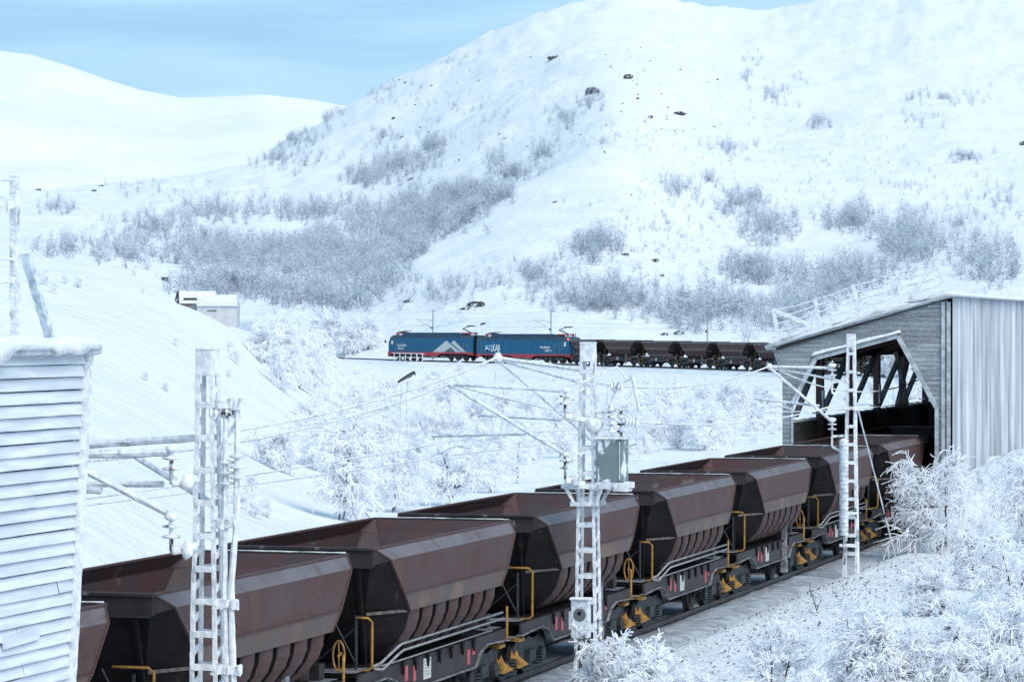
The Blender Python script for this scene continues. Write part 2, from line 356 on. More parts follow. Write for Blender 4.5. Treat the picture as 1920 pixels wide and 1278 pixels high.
zn = np.interp(gu, [-12, -9, -6, -4, -2.6, -2.2, 2.0, 2.5, 3.2, 8, 14, 40], [-1.8, -1.5, -1.05, -.75, -.45, -.40, -.40, -.36, -.22, .02, .22, .5])
mound = (2.55 + .13 * np.clip(gu - 3.5, 0, 8)) * sstep(gs, 44, 53) * sstep(gu, 2.75, 4.1) * (1 + .25 * fbm(GX / 4, GY / 4, 2, 3))
zn = zn + mound + np.where(gu > 11, .12 * fbm(GX / 3, GY / 3, 3, 2), 0) * sstep(gu, 11, 14)
wN = sstep(gu, -11, -6.0)
Z = Z * (1 - wN) + zn * wN
# bench of the far track stays flat: lower the snow under the track bed
ftX = np.array([p[0] for p in FT]); ftY = np.array([p[1] for p in FT]); ftZ = np.array([p[2] for p in FT])
def far_dist(X, Y):
    best = np.full(X.shape, 1e9); zz = np.zeros(X.shape)
    for i in range(len(FT) - 1):
        a = np.array([ftX[i], ftY[i]]); b = np.array([ftX[i + 1], ftY[i + 1]]); d = b - a; L2 = d @ d
        t = np.clip(((X - a[0]) * d[0] + (Y - a[1]) * d[1]) / L2, 0, 1)
        dd = np.hypot(X - a[0] - t * d[0], Y - a[1] - t * d[1]); z = ftZ[i] + t * (ftZ[i + 1] - ftZ[i])
        m = dd < best; best = np.where(m, dd, best); zz = np.where(m, z, zz)
    return best, zz
sel = (GY > 230) & (GY < 660) & (GX > -75) & (GX < 100)
dd, zz = far_dist(GX[sel], GY[sel]); w = 1 - sstep(dd, 3.6, 9.0)
Z[sel] = Z[sel] * (1 - w) + (zz - .75) * w
verts = np.stack([GX, GY, Z], -1).reshape(-1, 3)
idx = np.arange(NR * NC).reshape(NR, NC)
quads = np.stack([idx[:-1, :-1], idx[:-1, 1:], idx[1:, 1:], idx[1:, :-1]], -1).reshape(-1, 4)
def grid_mesh(name, verts, quads, m):
    me = bpy.data.meshes.new(name); me.vertices.add(len(verts)); me.vertices.foreach_set('co', verts.astype(np.float32).ravel())
    k = quads.shape[1]
    me.loops.add(quads.size); me.loops.foreach_set('vertex_index', quads.astype(np.int32).ravel())
    me.polygons.add(len(quads)); me.polygons.foreach_set('loop_start', np.arange(0, quads.size, k, dtype=np.int32))
    me.update(calc_edges=True); me.validate()
    me.polygons.foreach_set('use_smooth', np.ones(len(quads), bool)); me.materials.append(m)
    o = bpy.data.objects.new(name, me); col.objects.link(o); return o
tag(grid_mesh('snow_ground', verts, quads, M['snow']), kind='structure')
def zg(X, Y):
    """ground height at a world point"""
    j = np.interp(960 + X / Y * F, cpx, np.arange(NC)); i = np.interp(Y, gD, np.arange(NR))
    i0, j0 = int(min(i, NR - 2)), int(min(j, NC - 2)); a, b = i - i0, j - j0
    return float((Z[i0, j0] * (1 - b) + Z[i0, j0 + 1] * b) * (1 - a) + (Z[i0 + 1, j0] * (1 - b) + Z[i0 + 1, j0 + 1] * b) * a)
RY = HZ + (CZ - Z) / gD[:, None] * F     # picture row of every ground point
VIS = np.minimum.accumulate(RY, 0)
def hit(px, py, dmin=60):
    j = int(round(np.interp(px, cpx, np.arange(NC))))
    i0 = int(np.searchsorted(gD, dmin)); c = RY[i0:, j]
    k = np.argmax(c <= py)
    if c[k] > py: return None
    k += i0
    if k == 0: return None
    y1, y0 = RY[k, j], RY[k - 1, j]; t = (y0 - py) / (y0 - y1) if y0 > y1 else 1
    D = gD[k - 1] + min(max(t, 0), 1) * (gD[k] - gD[k - 1]); X = (px - 960) * D / F
    return Vector((X, D, zg(X, D)))

# far left hill beyond the forest
fx = np.arange(-1400, 1001, 20.); fd = np.linspace(2500, 4600, 60)
ridge = np.interp(fx, [-1400, -600, -200, 0, 60, 130, 200, 260, 340, 400, 490, 560, 640, 1000], [40, 60, 80, 94, 103, 125, 150, 168, 183, 181, 176, 184, 196, 240])
HX = (fx[None] - 960) / F * fd[:, None]; HY = np.repeat(fd[:, None], len(fx), 1)
zr = CZ - (ridge - HZ) * 3900 / F
tt = np.clip((fd[:, None] - 2500) / 1400, 0, None)
HZZ = 60 + (zr[None] - 60) * np.where(tt < 1, np.sin(tt.clip(0, 1) * math.pi / 2) ** .9 * .0 + (tt ** .85), 1 - (tt - 1) * .5)
HZZ += 9 * fbm(HX / 260, HY / 200, 5, 31) * sstep(tt, 0, .3) * (1 - .75 * sstep(tt, .85, 1)) * np.where(tt > 1, .3, 1)
ii = np.arange(HX.size).reshape(HX.shape)
tag(grid_mesh('far_hill', np.stack([HX, HY, HZZ], -1).reshape(-1, 3), np.stack([ii[:-1, :-1], ii[:-1, 1:], ii[1:, 1:], ii[1:, :-1]], -1).reshape(-1, 4), M['far_snow']), kind='structure')

# ------------------------------------------------------------------ track beds, gravel, rails
def strip(name, s0, s1, us, zs, m, ds=.6, jit=.0):
    ss = np.arange(s0, s1, ds); us = np.array(us, float)
    v = np.zeros((len(ss), len(us), 3)); 
    Sg, Ug = np.meshgrid(ss, us, indexing='ij')
    v[..., 0] = Sg; v[..., 1] = -Ug; v[..., 2] = np.array(zs)[None] + jit * fbm(Sg * 1.1, Ug * 1.1, 3, 4)
    ii = np.arange(Sg.size).reshape(Sg.shape)
    o = grid_mesh(name, v.reshape(-1, 3), np.stack([ii[:-1, :-1], ii[1:, :-1], ii[1:, 1:], ii[:-1, 1:]], -1).reshape(-1, 4), m)
    o.location = (C0[0], C0[1], 0); o.rotation_euler = (0, 0, HEAD); return o
uu = np.arange(-2.6, 2.61, .2)
tag(strip('track_bed', -32, 132, uu, np.where(np.abs(uu) < 2.1, -.17, -.17 - (np.abs(uu) - 2.1) * .45), M['ballast'], jit=.02), kind='structure')

# gravel apron, mixed with snow towards its edges
mg = mat('snowy_gravel', (0.78, 0.80, 0.825), (0.84, 0.855, 0.875), scale=.55, rough=.95, bump=.04, bscale=9, rand=False,
         extra=[((0.50, 0.52, 0.55), 6, (1, 1, 1), .52, .64, .6), ((0.09, 0.095, 0.105), 8, (1, 1, 1), .60, .64, .9), ((0.20, 0.21, 0.225), 17, (1, 1, 1), .57, .63, .7)])
nt = mg.node_tree; bs = nt.nodes["Principled BSDF"]; src = bs.inputs["Base Color"].links[0].from_socket
tc = N(nt, "ShaderNodeTexCoord"); sx = N(nt, "ShaderNodeSeparateXYZ"); nt.links.new(tc.outputs["Object"], sx.inputs[0])
no = N(nt, "ShaderNodeTexNoise"); no.inputs["Scale"].default_value = .45; no.inputs["Detail"].default_value = 5; nt.links.new(tc.outputs["Object"], no.inputs["Vector"])
ma = N(nt, "ShaderNodeMath", operation='MULTIPLY_ADD'); nt.links.new(no.outputs["Fac"], ma.inputs[0]); ma.inputs[1].default_value = 7.0
nt.links.new(sx.outputs[1], ma.inputs[2])
mr = N(nt, "ShaderNodeMapRange"); nt.links.new(ma.outputs[0], mr.inputs[0]); mr.inputs[1].default_value = -2.6; mr.inputs[2].default_value = -7.6; mr.inputs[3].default_value = 0; mr.inputs[4].default_value = 1
mx = N(nt, "ShaderNodeMix", data_type='RGBA'); nt.links.new(mr.outputs[0], mx.inputs[0]); nt.links.new(src, mx.inputs[6]); mx.inputs[7].default_value = (.79, .80, .815, 1)
nt.links.new(mx.outputs[2], bs.inputs["Base Color"])
ug = np.concatenate([np.arange(2.3, 3.55, .13), np.arange(3.6, 12.5, .3)])
tag(strip('gravel_path', -32, 52, ug, np.interp(ug, [2.3, 2.6, 3.0, 3.4, 3.8, 4.6, 10.5, 12.5], [-.24, -.16, -.02, .08, .10, .16, .24, -.02]), mg, ds=.35, jit=.035), kind='structure')

rg = random.Random(44); b = MB(); bm = bmesh.new(); bmesh.ops.create_icosphere(bm, subdivisions=1, radius=1); iv = [v.co.copy() for v in bm.verts]; fi = [tuple(v.index for v in f.verts) for f in bm.faces]; bm.free()
for _ in range(1000):
    s_ = rg.uniform(-6, 50); u_ = 2.5 + abs(rg.gauss(0, 3.6)); 
    if u_ > 11: continue
    z_ = float(np.interp(u_, [2.3, 2.6, 3.0, 3.4, 3.8, 4.6, 10.5, 12.5], [-.24, -.16, -.02, .08, .10, .16, .24, -.02])); r_ = rg.choice((.018, .02, .025, .03, .04))
    b.add([tr(s_ + v.x * r_ * rg.uniform(.7, 1.3), u_ + v.y * r_ * rg.uniform(.7, 1.3), z_ + .02 + v.z * r_ * .8) for v in iv], fi)
tag(b.build('gravel_stones', mat('gravel_stone', (0.10, 0.105, 0.115), (0.34, 0.36, 0.385), scale=3, rough=.95, rand=False), fix=False), 'loose dark stones showing through the snowy gravel', 'gravel', kind='stuff')
root = empty('railway_track', tr(-32, 0), HEAD, 'nearer railway track with dark rails under the brown ore wagons', 'railway track')
for u in (-.83, .83):
    b = MB(); b.prism([(0, u - .035, 0), (0, u + .035, 0), (0, u + .035, -.04), (0, u + .012, -.05), (0, u + .012, -.135), (0, u + .07, -.16), (0, u - .07, -.16), (0, u - .012, -.135), (0, u - .012, -.05), (0, u - .035, -.04)], (164, 0, 0))
    b.build('rail', M['rail'], root)

# far bed and rails
def far_pt(i_f):  # arc length along FT
    pass
seg = np.hypot(np.diff(ftX), np.diff(ftY)); arc = np.concatenate([[0], np.cumsum(seg)])
aa = np.arange(0, arc[-1], 2.0)
bx, by, bz = (blur(np.interp(aa, arc, q), 3, 0) for q in (ftX, ftY, ftZ))
tx, ty = np.gradient(bx), np.gradient(by); tl = np.hypot(tx, ty); nx, ny = ty / tl, -tx / tl   # towards the camera side for this direction?
def ribbon(name, offs, zs, m, parent=None):
    v = np.stack([np.stack([bx + nx * o, by + ny * o, bz + z], -1) for o, z in zip(offs, zs)], 1)
    ii = np.arange(v.shape[0] * v.shape[1]).reshape(v.shape[:2])
    o = grid_mesh(name, v.reshape(-1, 3), np.stack([ii[:-1, :-1], ii[1:, :-1], ii[1:, 1:], ii[:-1, 1:]], -1).reshape(-1, 4), m)
    if parent: o.parent = parent
    return o
tag(ribbon('far_track_bed', [-6.5, -4.2, -2, 0, 2, 4.2, 6.5], [-1.0, -.32, -.2, -.2, -.2, -.3, -1.0], M['far_bed']), kind='structure')
root = empty('railway_track', (0, 0, 0), 0, 'far railway track on the embankment under the blue locomotives', 'railway track')
for u in (-.75, .75):
    ribbon('rail', [u - .05, u - .04, u + .04, u + .05], [-.17, 0, 0, -.17], M['rail'], root)

# ------------------------------------------------------------------ ore wagon
LEV = [(3.91, 1.51, 4.45, 4.45, 1.48), (3.67, 1.72, 4.10, 4.40, 1.45), (2.93, 1.76, 3.41, 3.95, 1.20), (2.56, 1.74, 3.00, 3.68, 1.08)]
DRUM = [(2.58, 1.69, 2.93, 3.69, 1.08), (2.35, 1.67, 2.93, 3.54, 1.03), (2.12, 1.59, 2.90, 3.38, .98), (1.9, 1.44, 2.84, 3.24, .93), (1.7, 1.22, 2.76, 3.1, .87), (1.5, .85, 2.62, 2.95, .8)]
def wagon(kind):
    root = empty('ore_wagon')
    for sg in (-1, 1):
        b = MB()
        for i in range(2):
            z0, y0, x0, *_ = LEV[i]; z1, y1, x1, *_ = LEV[i + 1]
            nx_ = 10
            for k in range(nx_):
                a, c = -1 + 2 * k / nx_, -1 + 2 * (k + 1) / nx_
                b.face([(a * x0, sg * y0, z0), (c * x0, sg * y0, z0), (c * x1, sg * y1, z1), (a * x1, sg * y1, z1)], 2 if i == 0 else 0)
        z0, y0, x0, *_ = LEV[2]; z1, y1, x1, *_ = LEV[3]
        b.face([(-x0, sg * (y0 + .012), z0), (x0, sg * (y0 + .012), z0), (x1, sg * (y1 + .012), z1), (-x1, sg * (y1 + .012), z1)], 1)
        b.face([(-x1, sg * (y1 + .012), z1), (x1, sg * (y1 + .012), z1), (x1 - .03, sg * (y1 - .06), z1), (-x1 + .03, sg * (y1 - .06), z1)], 1)
        # pressed edge lips
        for e in (-1, 1):
            for i in range(3):
                p = Vector((e * LEV[i][2], sg * LEV[i][1], LEV[i][0])); q = Vector((e * LEV[i + 1][2], sg * LEV[i + 1][1], LEV[i + 1][0]))
                b.bar(p, q, .03, .05, (0, sg, 0))
        b.bar((-3.41, sg * 1.775, 2.93), (3.41, sg * 1.775, 2.93), .03, .025)
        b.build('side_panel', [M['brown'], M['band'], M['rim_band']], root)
    b = MB(); NSG = 7
    for sg in (-1, 1):
        for i in range(len(DRUM) - 1):
            z0, y0, x0, *_ = DRUM[i]; z1, y1, x1, *_ = DRUM[i + 1]
            m = NSG * 6
            for k in range(m):
                t0, t1 = -1 + 2 * k / m, -1 + 2 * (k + 1) / m
                g0, g1 = .10 * abs(math.sin(math.pi * k / 6)) ** .7, .10 * abs(math.sin(math.pi * (k + 1) / 6)) ** .7
                b.face([(t0 * x0, sg * (y0 - .07 + g0), z0 - g0 * .3), (t1 * x0, sg * (y0 - .07 + g1), z0 - g1 * .3), (t1 * x1, sg * (y1 - .07 + g1), z1 - g1 * .5), (t0 * x1, sg * (y1 - .07 + g0), z1 - g0 * .5)])
            for k in range(1, NSG):
                t = -1 + 2 * k / NSG; b.bar((t * x0, sg * (y0 - .03), z0), (t * x1, sg * (y1 - .03), z1 - .02), .036, .09, (0, sg, 0.3), mi=1)  # thin rib bars, coloured dark to deepen the shade in the creases
    b.face([(-2.62, -.85, 1.5), (2.62, -.85, 1.5), (2.62, .85, 1.5), (-2.62, .85, 1.5)])
    b.build('hopper_bottom', [M['brown'], M['dark']], root)
    ALL = LEV[1:] + DRUM[1:]
    for e in (-1, 1):
        b = MB()
        for i in range(len(ALL) - 1):
            z0, y0, x0, xe0, ye0 = ALL[i]; z1, y1, x1, xe1, ye1 = ALL[i + 1]
            b.face([(e * xe0, -ye0, z0), (e * xe0, ye0, z0), (e * xe1, ye1, z1), (e * xe1, -ye1, z1)])
            for sg in (-1, 1):
                b.face([(e * (x0 - .02), sg * (y0 - .012), z0), (e * xe0, sg * ye0, z0), (e * xe1, sg * ye1, z1), (e * (x1 - .02), sg * (y1 - .012), z1)])
        for sg in (-1, 1):
            b.bar((e * 4.42, sg * 1.2, 3.6), (e * 2.98, sg * .84, 1.42), .07, .10, (e, 0, .6))
            b.bar((e * 3.72, sg * 1.12, 2.53), (e * 3.02, sg * 1.68, 2.56), .03, .06, mi=1)
        b.build('end_wall', [M['dark'], M['faint']], root)
        b = MB(); b.box((e * 4.44, 0, 3.72), (.05, 3.02, .34)); b.box((e * 4.47, 0, 3.905), (.13, 3.06, .05)); b.box((e * 4.46, 0, 3.545), (.12, 2.9, .04))
        for sg in (-1, 1): b.prism([(e * 4.46, sg * 1.51, 3.93), (e * 4.1, sg * 1.73, 3.66), (e * 4.38, sg * 1.45, 3.56), (e * 4.46, sg * 1.45, 3.7)], (e * .012, 0, 0))
        bo = b.build('end_beam', M['sole'], root)
        b = MB()
        for y in (-.45, .62):
            b = MB(); b.box((e * 4.541, y, 3.905), (.012, .1, .055)); b.build('latch', M['faint'], bo)
        if e > 0:
            b = MB(); b.bar((4.49, -1.48, 3.945), (4.49, 1.45, 3.945), .045, .014, n=14, jit=.005); b.build('snow_strip', M['snow_cap'], bo)
    b = MB()
    IN = [(3.90, 1.48, 4.38, 4.40, 1.44), (3.62, 1.685, 4.02, 4.28, 1.36), (3.60, 1.58, 3.97, 4.26, 1.35), (2.9, 1.62, 3.25, 3.80, 1.06), (2.3, 1.50, 2.75, 3.3, .88), (1.75, .9, 2.5, 2.85, .7)]
    for i in range(len(IN) - 1):
        z0, y0, x0, xe0, ye0 = IN[i]; z1, y1, x1, xe1, ye1 = IN[i + 1]
        for sg in (-1, 1):
            b.face([(-x0, sg * y0, z0), (x0, sg * y0, z0), (x1, sg * y1, z1), (-x1, sg * y1, z1)])
            b.face([(sg * xe0, -ye0, z0), (sg * xe0, ye0, z0), (sg * xe1, ye1, z1), (sg * xe1, -ye1, z1)])
            for e in (-1, 1): b.face([(e * x0, sg * y0, z0), (e * xe0, sg * ye0, z0), (e * xe1, sg * ye1, z1), (e * x1, sg * y1, z1)])
    b.face([(-2.8, -.9, 1.75), (2.8, -.9, 1.75), (2.8, .9, 1.75), (-2.8, .9, 1.75)])
    b.build('lining', M['lining'], root, fix=False)
    b = MB()
    for sg in (-1, 1): b.bar((-4.42, sg * 1.505, 3.905), (4.42, sg * 1.505, 3.905), .075, .05)
    b.build('rim', M['brown'], root, bevel=.012)
    # underframe
    b = MB()
    for sg in (-1, 1):
        pl = [(-4.8, 1.42), (4.8, 1.42), (4.85, 1.15), (4.4, 1.18), (3.3, 1.22), (2.75, 1.08), (2.45, .80), (-2.45, .80), (-2.75, 1.08), (-3.3, 1.22), (-4.4, 1.18), (-4.85, 1.15)]
        b.prism([(x, sg * 1.30, z) for x, z in pl], (0, sg * .05, 0))
        for (p, q) in zip(pl[2:-1], pl[3:]): b.bar((p[0], sg * 1.33, p[1] - .012), (q[0], sg * 1.33, q[1] - .012), .16, .022, mi=2)
        for k in range(7):
            x = -2.3 + k * 4.6 / 6; b.prism([(x - .09, sg * 1.352, 1.42), (x + .09, sg * 1.352, 1.42), (x, sg * 1.352, 1.16)], (0, sg * .05, 0), 1)
    b.box((0, 0, 1.1), (9.7, .7, .45), 1); b.box((0, 0, 1.40), (9.4, 2.58, .06), 1)
    for x in (-1.5, 0, 1.5): b.box((x, 0, .75), (.5, 1.5, .35), 1)
    b.build('underframe', [M['sole'], M['dark'], M['deck']], root)
    for e in (-1, 1):
        b = MB(); b.box((e * 4.98, 0, 1.05), (.30, .22, .22)); b.box((e * 5.1, .07, 1.05), (.16, .34, .30)); b.build('coupler', M['bogie'], root)
        b = MB(); b.face([(e * 3.7, -1.25, 1.452), (e * 4.75, -1.25, 1.452), (e * 4.75, -.35, 1.452), (e * 4.2, -.35, 1.452)])
        b.face([(e * 3.9, .35, 1.452), (e * 4.75, .35, 1.452), (e * 4.75, 1.25, 1.452), (e * 3.7, 1.25, 1.452)])
        b.box((e * 4.9, -1.0, 1.1), (.05, .5, .04)); b.build('end_deck', M['deck'], root)
    # brake gear on the right-hand end
    b = MB(); b.lathe((4.05, -.75, 1.46), [(.17, 0), (.19, .04), (.19, .46), (.15, .54)], 14); b.box((4.45, -.9, 1.62), (.28, .3, .3)); b.box((3.75, -.45, 1.6), (.2, .35, .26))
    b.tube([(4.05, -.75, 1.9), (4.3, -.9, 2.02), (4.5, -.9, 1.76)], .03, 6); b.build('brake_cylinder', M['sole'], root, bevel=.01)
    # yellow handrails: a bracket at the left end, a post at the right end
    b = MB(); r = .026
    if kind == 0:
        b.tube([(-4.15, -1.05, 2.50), (-4.15, -1.30, 2.50), (-4.15, -1.38, 2.42), (-4.15, -1.38, 1.52), (-4.15, -1.30, 1.44), (-4.15, -1.05, 1.44)], r, 8)
    else:
        b.tube([(-4.15, -.72, 2.66), (-4.15, -1.32, 2.66), (-4.15, -1.40, 2.58), (-4.15, -1.40, 1.54), (-4.15, -1.32, 1.46), (-4.15, -1.08, 1.46)], r, 8)
    b.build('handrail', M['yellow'], root, smooth=True)
    b = MB(); b.tube([(-4.15, -1.07, 2.55), (-4.15, -1.07, 1.42)], .03, 6); b.tube([(-4.15, -1.07, 2.3), (-4.15, -.2, 1.5)], .015, 5); b.tube([(-4.15, -.55, 2.62), (-4.15, -1.05, 1.6)], .015, 5)
    b.build('handrail_post', M['bogie'], root)
    b = MB(); b.tube([(4.55, -1.42, 1.95), (4.55, -1.42, 1.22), (4.55, -1.36, 1.16), (4.55, -1.05, 1.16)], r, 8); b.build('handrail', M['yellow'], root, smooth=True)
    if kind == 0:
        b = MB(); c = Vector((-4.62, -.9, 1.78)); pts = [c + Vector((math.cos(t) * .02, math.cos(t) * .12, math.sin(t) * .30)) for t in np.linspace(0, 2 * math.pi, 21)]
        b.tube(pts, .018, 6, cap=False); b.tube([c + Vector((0, 0, -.3)), c + Vector((0, 0, .3))], .012, 5); b.tube([c, c + Vector((.4, .1, 0))], .03, 6); b.build('handwheel', M['yellow'], root)
        b = MB()
        for dz, dy in ((0, 0), (-.13, .03)):
            b.tube([(-4.0, -1.33 - dy, 1.50 + dz * .3), (-3.75, -1.42 - dy, 1.56 + dz), (-2.95, -1.48 - dy, 1.80 + dz), (-2.7, -1.48 - dy, 1.84 + dz), (4.0, -1.48 - dy, 1.86 + dz)], .027, 7)
        b.tube([(-4.0, -1.30, 1.47), (-3.2, -1.44, 1.50), (3.3, -1.46, 1.52)], .018, 6)
        b.build('air_pipe', M['pipe'], root, smooth=True)
    else:
        b = MB(); b.box((1.55, -1.40, 1.15), (.16, .16, 1.5)); b.box((1.55, -1.40, .55), (.22, .2, .4)); b.build('unloading_lever', M['deck'], root, bevel=.02)
    for x, w, h, z, m in ((-2.05, .16, .32, 1.16, 'pink'), (-1.55, .16, .32, 1.10, 'pink'), (-.75, .46, .44, 1.12, 'placard'), (2.0, .16, .32, 1.06, 'pink'), (2.35, .14, .28, 1.22, 'pink')):
        b = MB(); b.box((x, -1.357, z), (w, .012, h)); b.build('placard', M[m], root)
        if m == 'placard':
            pl_ = col.objects[-1]
            b = MB()
            for k in range(5): b.box((x - .02 * (k % 2), -1.3645, z + .15 - k * .07), (w * (.78 - .1 * (k % 3)), .004, .014))
            b.build('print', M['printing'], pl_)
    # bogies
    for e in (-1, 1):
        b = MB()
        for sg in (-1, 1):
            y = sg * 1.08
            pl = [(-1.28, .62), (-1.2, .86), (-.9, 1.0), (-.4, .92), (0, 1.0), (.4, .92), (.9, 1.0), (1.2, .86), (1.28, .62), (1.05, .5), (.62, .62), (.45, .44), (-.45, .44), (-.62, .62), (-1.05, .5)]
            b.prism([(e * 3.55 + x, y - .07, z) for x, z in pl], (0, .14, 0))
            for x in (-.9, .9): b.lathe((e * 3.55 + x, y + sg * .06, .5), [(.17, -.1), (.17, .1), (.1, .14)], 12, 'y')
            b.box((e * 3.55, y + sg * .1, .55), (.5, .14, .28))
        b.box((e * 3.55, 0, .72), (.5, 2.1, .28))
        bo = b.build('bogie', M['bogie'], root, bevel=.015)
        for x in (-.9, .9):
            b = MB()
            for sg in (-1, 1):
                b.lathe((e * 3.55 + x, sg * .76, .47), [(.44, .07 * sg), (.47, .05 * sg), (.47, -.04 * sg), (.51, -.06 * sg), (.51, -.09 * sg)], 24, 'y')
                b.lathe((e * 3.55 + x, sg * .84, .47), [(.36, -.012), (.30, .0), (.1, .02), (.1, .12)], 16, 'y', 1)
            b.tube([(e * 3.55 + x, -.9, .47), (e * 3.55 + x, .9, .47)], .09, 8)
            b.build('wheelset', [M['wheel'], M['bogie']], bo)
        for x in (-.55, .55):
            b = MB()
            c = Vector((e * 3.55 + x + e * .95 * (1 if x * e > 0 else 0), -1.2, .28)); b.tube([c + Vector((math.cos(t) * .10, math.sin(t) * .10, .34 * t / (2 * math.pi * 4.5))) for t in np.linspace(0, 2 * math.pi * 4.5, 46)], .022, 5)
            b.build('coil_spring', M['bogie'], bo)
        X = e * 4.62
        b = MB(); b.prism([(X - .22, -1.30, .98), (X + .22, -1.30, .98), (X + .20, -1.02, 1.01), (X - .20, -1.02, 1.01)], (0, 0, .075)); b.box((X - .12, -1.2, 1.08), (.1, .14, .05)); b.box((X + .12, -1.2, 1.08), (.08, .14, .05))
        b.build('step_plate', M['yellow'], bo)
        b = MB(); y = -1.30
        o_ = e * 4.78
        pl = [(-.20, .80), (-.10, .66), (-.03, .80), (.05, .64), (.34, .46), (.06, .36), (-.16, .38), (-.20, .58)]
        b.prism([(o_ + x * .4, y + .05 - x * .62, z) for x, z in pl], (.05, .03, 0)); b.box((o_ - .05, -1.2, .55), (.16, .2, .12))
        b.build('guard_plate', M['yellow'], bo)
    return root

protos = [wagon(0), wagon(1)]
for p in protos: p.name = 'ore_wagon'
used = [False, False]
NUM = {3: '7514', 4: '7724', 5: '7268'}
PITCH = 10.34
def place_wagon(kind, loc, rz, label, group):
    if used[kind]: o = copy_tree(protos[kind])
    else: o = protos[kind]; used[kind] = True
    o.location = loc; o.rotation_euler = (0, 0, rz); o.scale = (1, 1.04, 1); tag(o, label, 'ore wagon', group); return o
NL = {0: 'brown ore wagon mostly hidden behind the frosted wall at the left edge',
      1: 'nearest whole brown ore wagon, behind the left lattice mast',
      2: 'brown ore wagon with pale air pipes, between the left mast and the middle mast',
      3: 'brown ore wagon crossed by the middle mast with the grey box',
      4: 'brown ore wagon with pale air pipes just right of the middle mast',
      5: 'brown ore wagon with a dangling pale lever on its side, left of the right mast',
      6: 'brown ore wagon with dented far rim, crossed by the slim right mast',
      7: 'brown ore wagon rolling into the shed mouth, behind the frosted birch',
      8: 'shadowed ore wagon inside the shed, only its dark rim showing'}
for k in range(0, 9):
    s = (-22.0, -10.75, .17, 11.43, 23.0, 34.5, 46.3, 58.0, 69.6)[k] - 4.45 * 1.05
    o = place_wagon(0 if k in (2, 4, 6, 8) else 1, tr(s, 0, 0), HEAD, NL[k], 'ore wagons of the near train'); o.scale = (1.05, 1.10, 1.0)
    if k in NUM:
        mtx = Matrix.Translation((-4.472, .25 - .95, 3.64)) @ Matrix.Rotation(-math.pi / 2, 4, 'Z') @ Matrix.Rotation(math.pi / 2, 4, 'X')
        lettering(NUM[k], .26, .8, M['faint'], o, mtx, 'wagon_number')

ordw = ['first', 'second', 'third', 'fourth', 'fifth', 'sixth', 'seventh', 'eighth', 'ninth', 'tenth']
for k in range(4, 14):
    a, b_ = FT[k], FT[k + 1]; n = k - 4
    place_wagon(n % 2, ((a[0] + b_[0]) / 2, (a[1] + b_[1]) / 2, (a[2] + b_[2]) / 2), math.atan2(b_[1] - a[1], b_[0] - a[0]),
                f'{ordw[n]} ore wagon behind the blue locomotives on the far embankment' + (', seen through the shed opening' if n > 6 else ''), 'ore wagons of the far train')

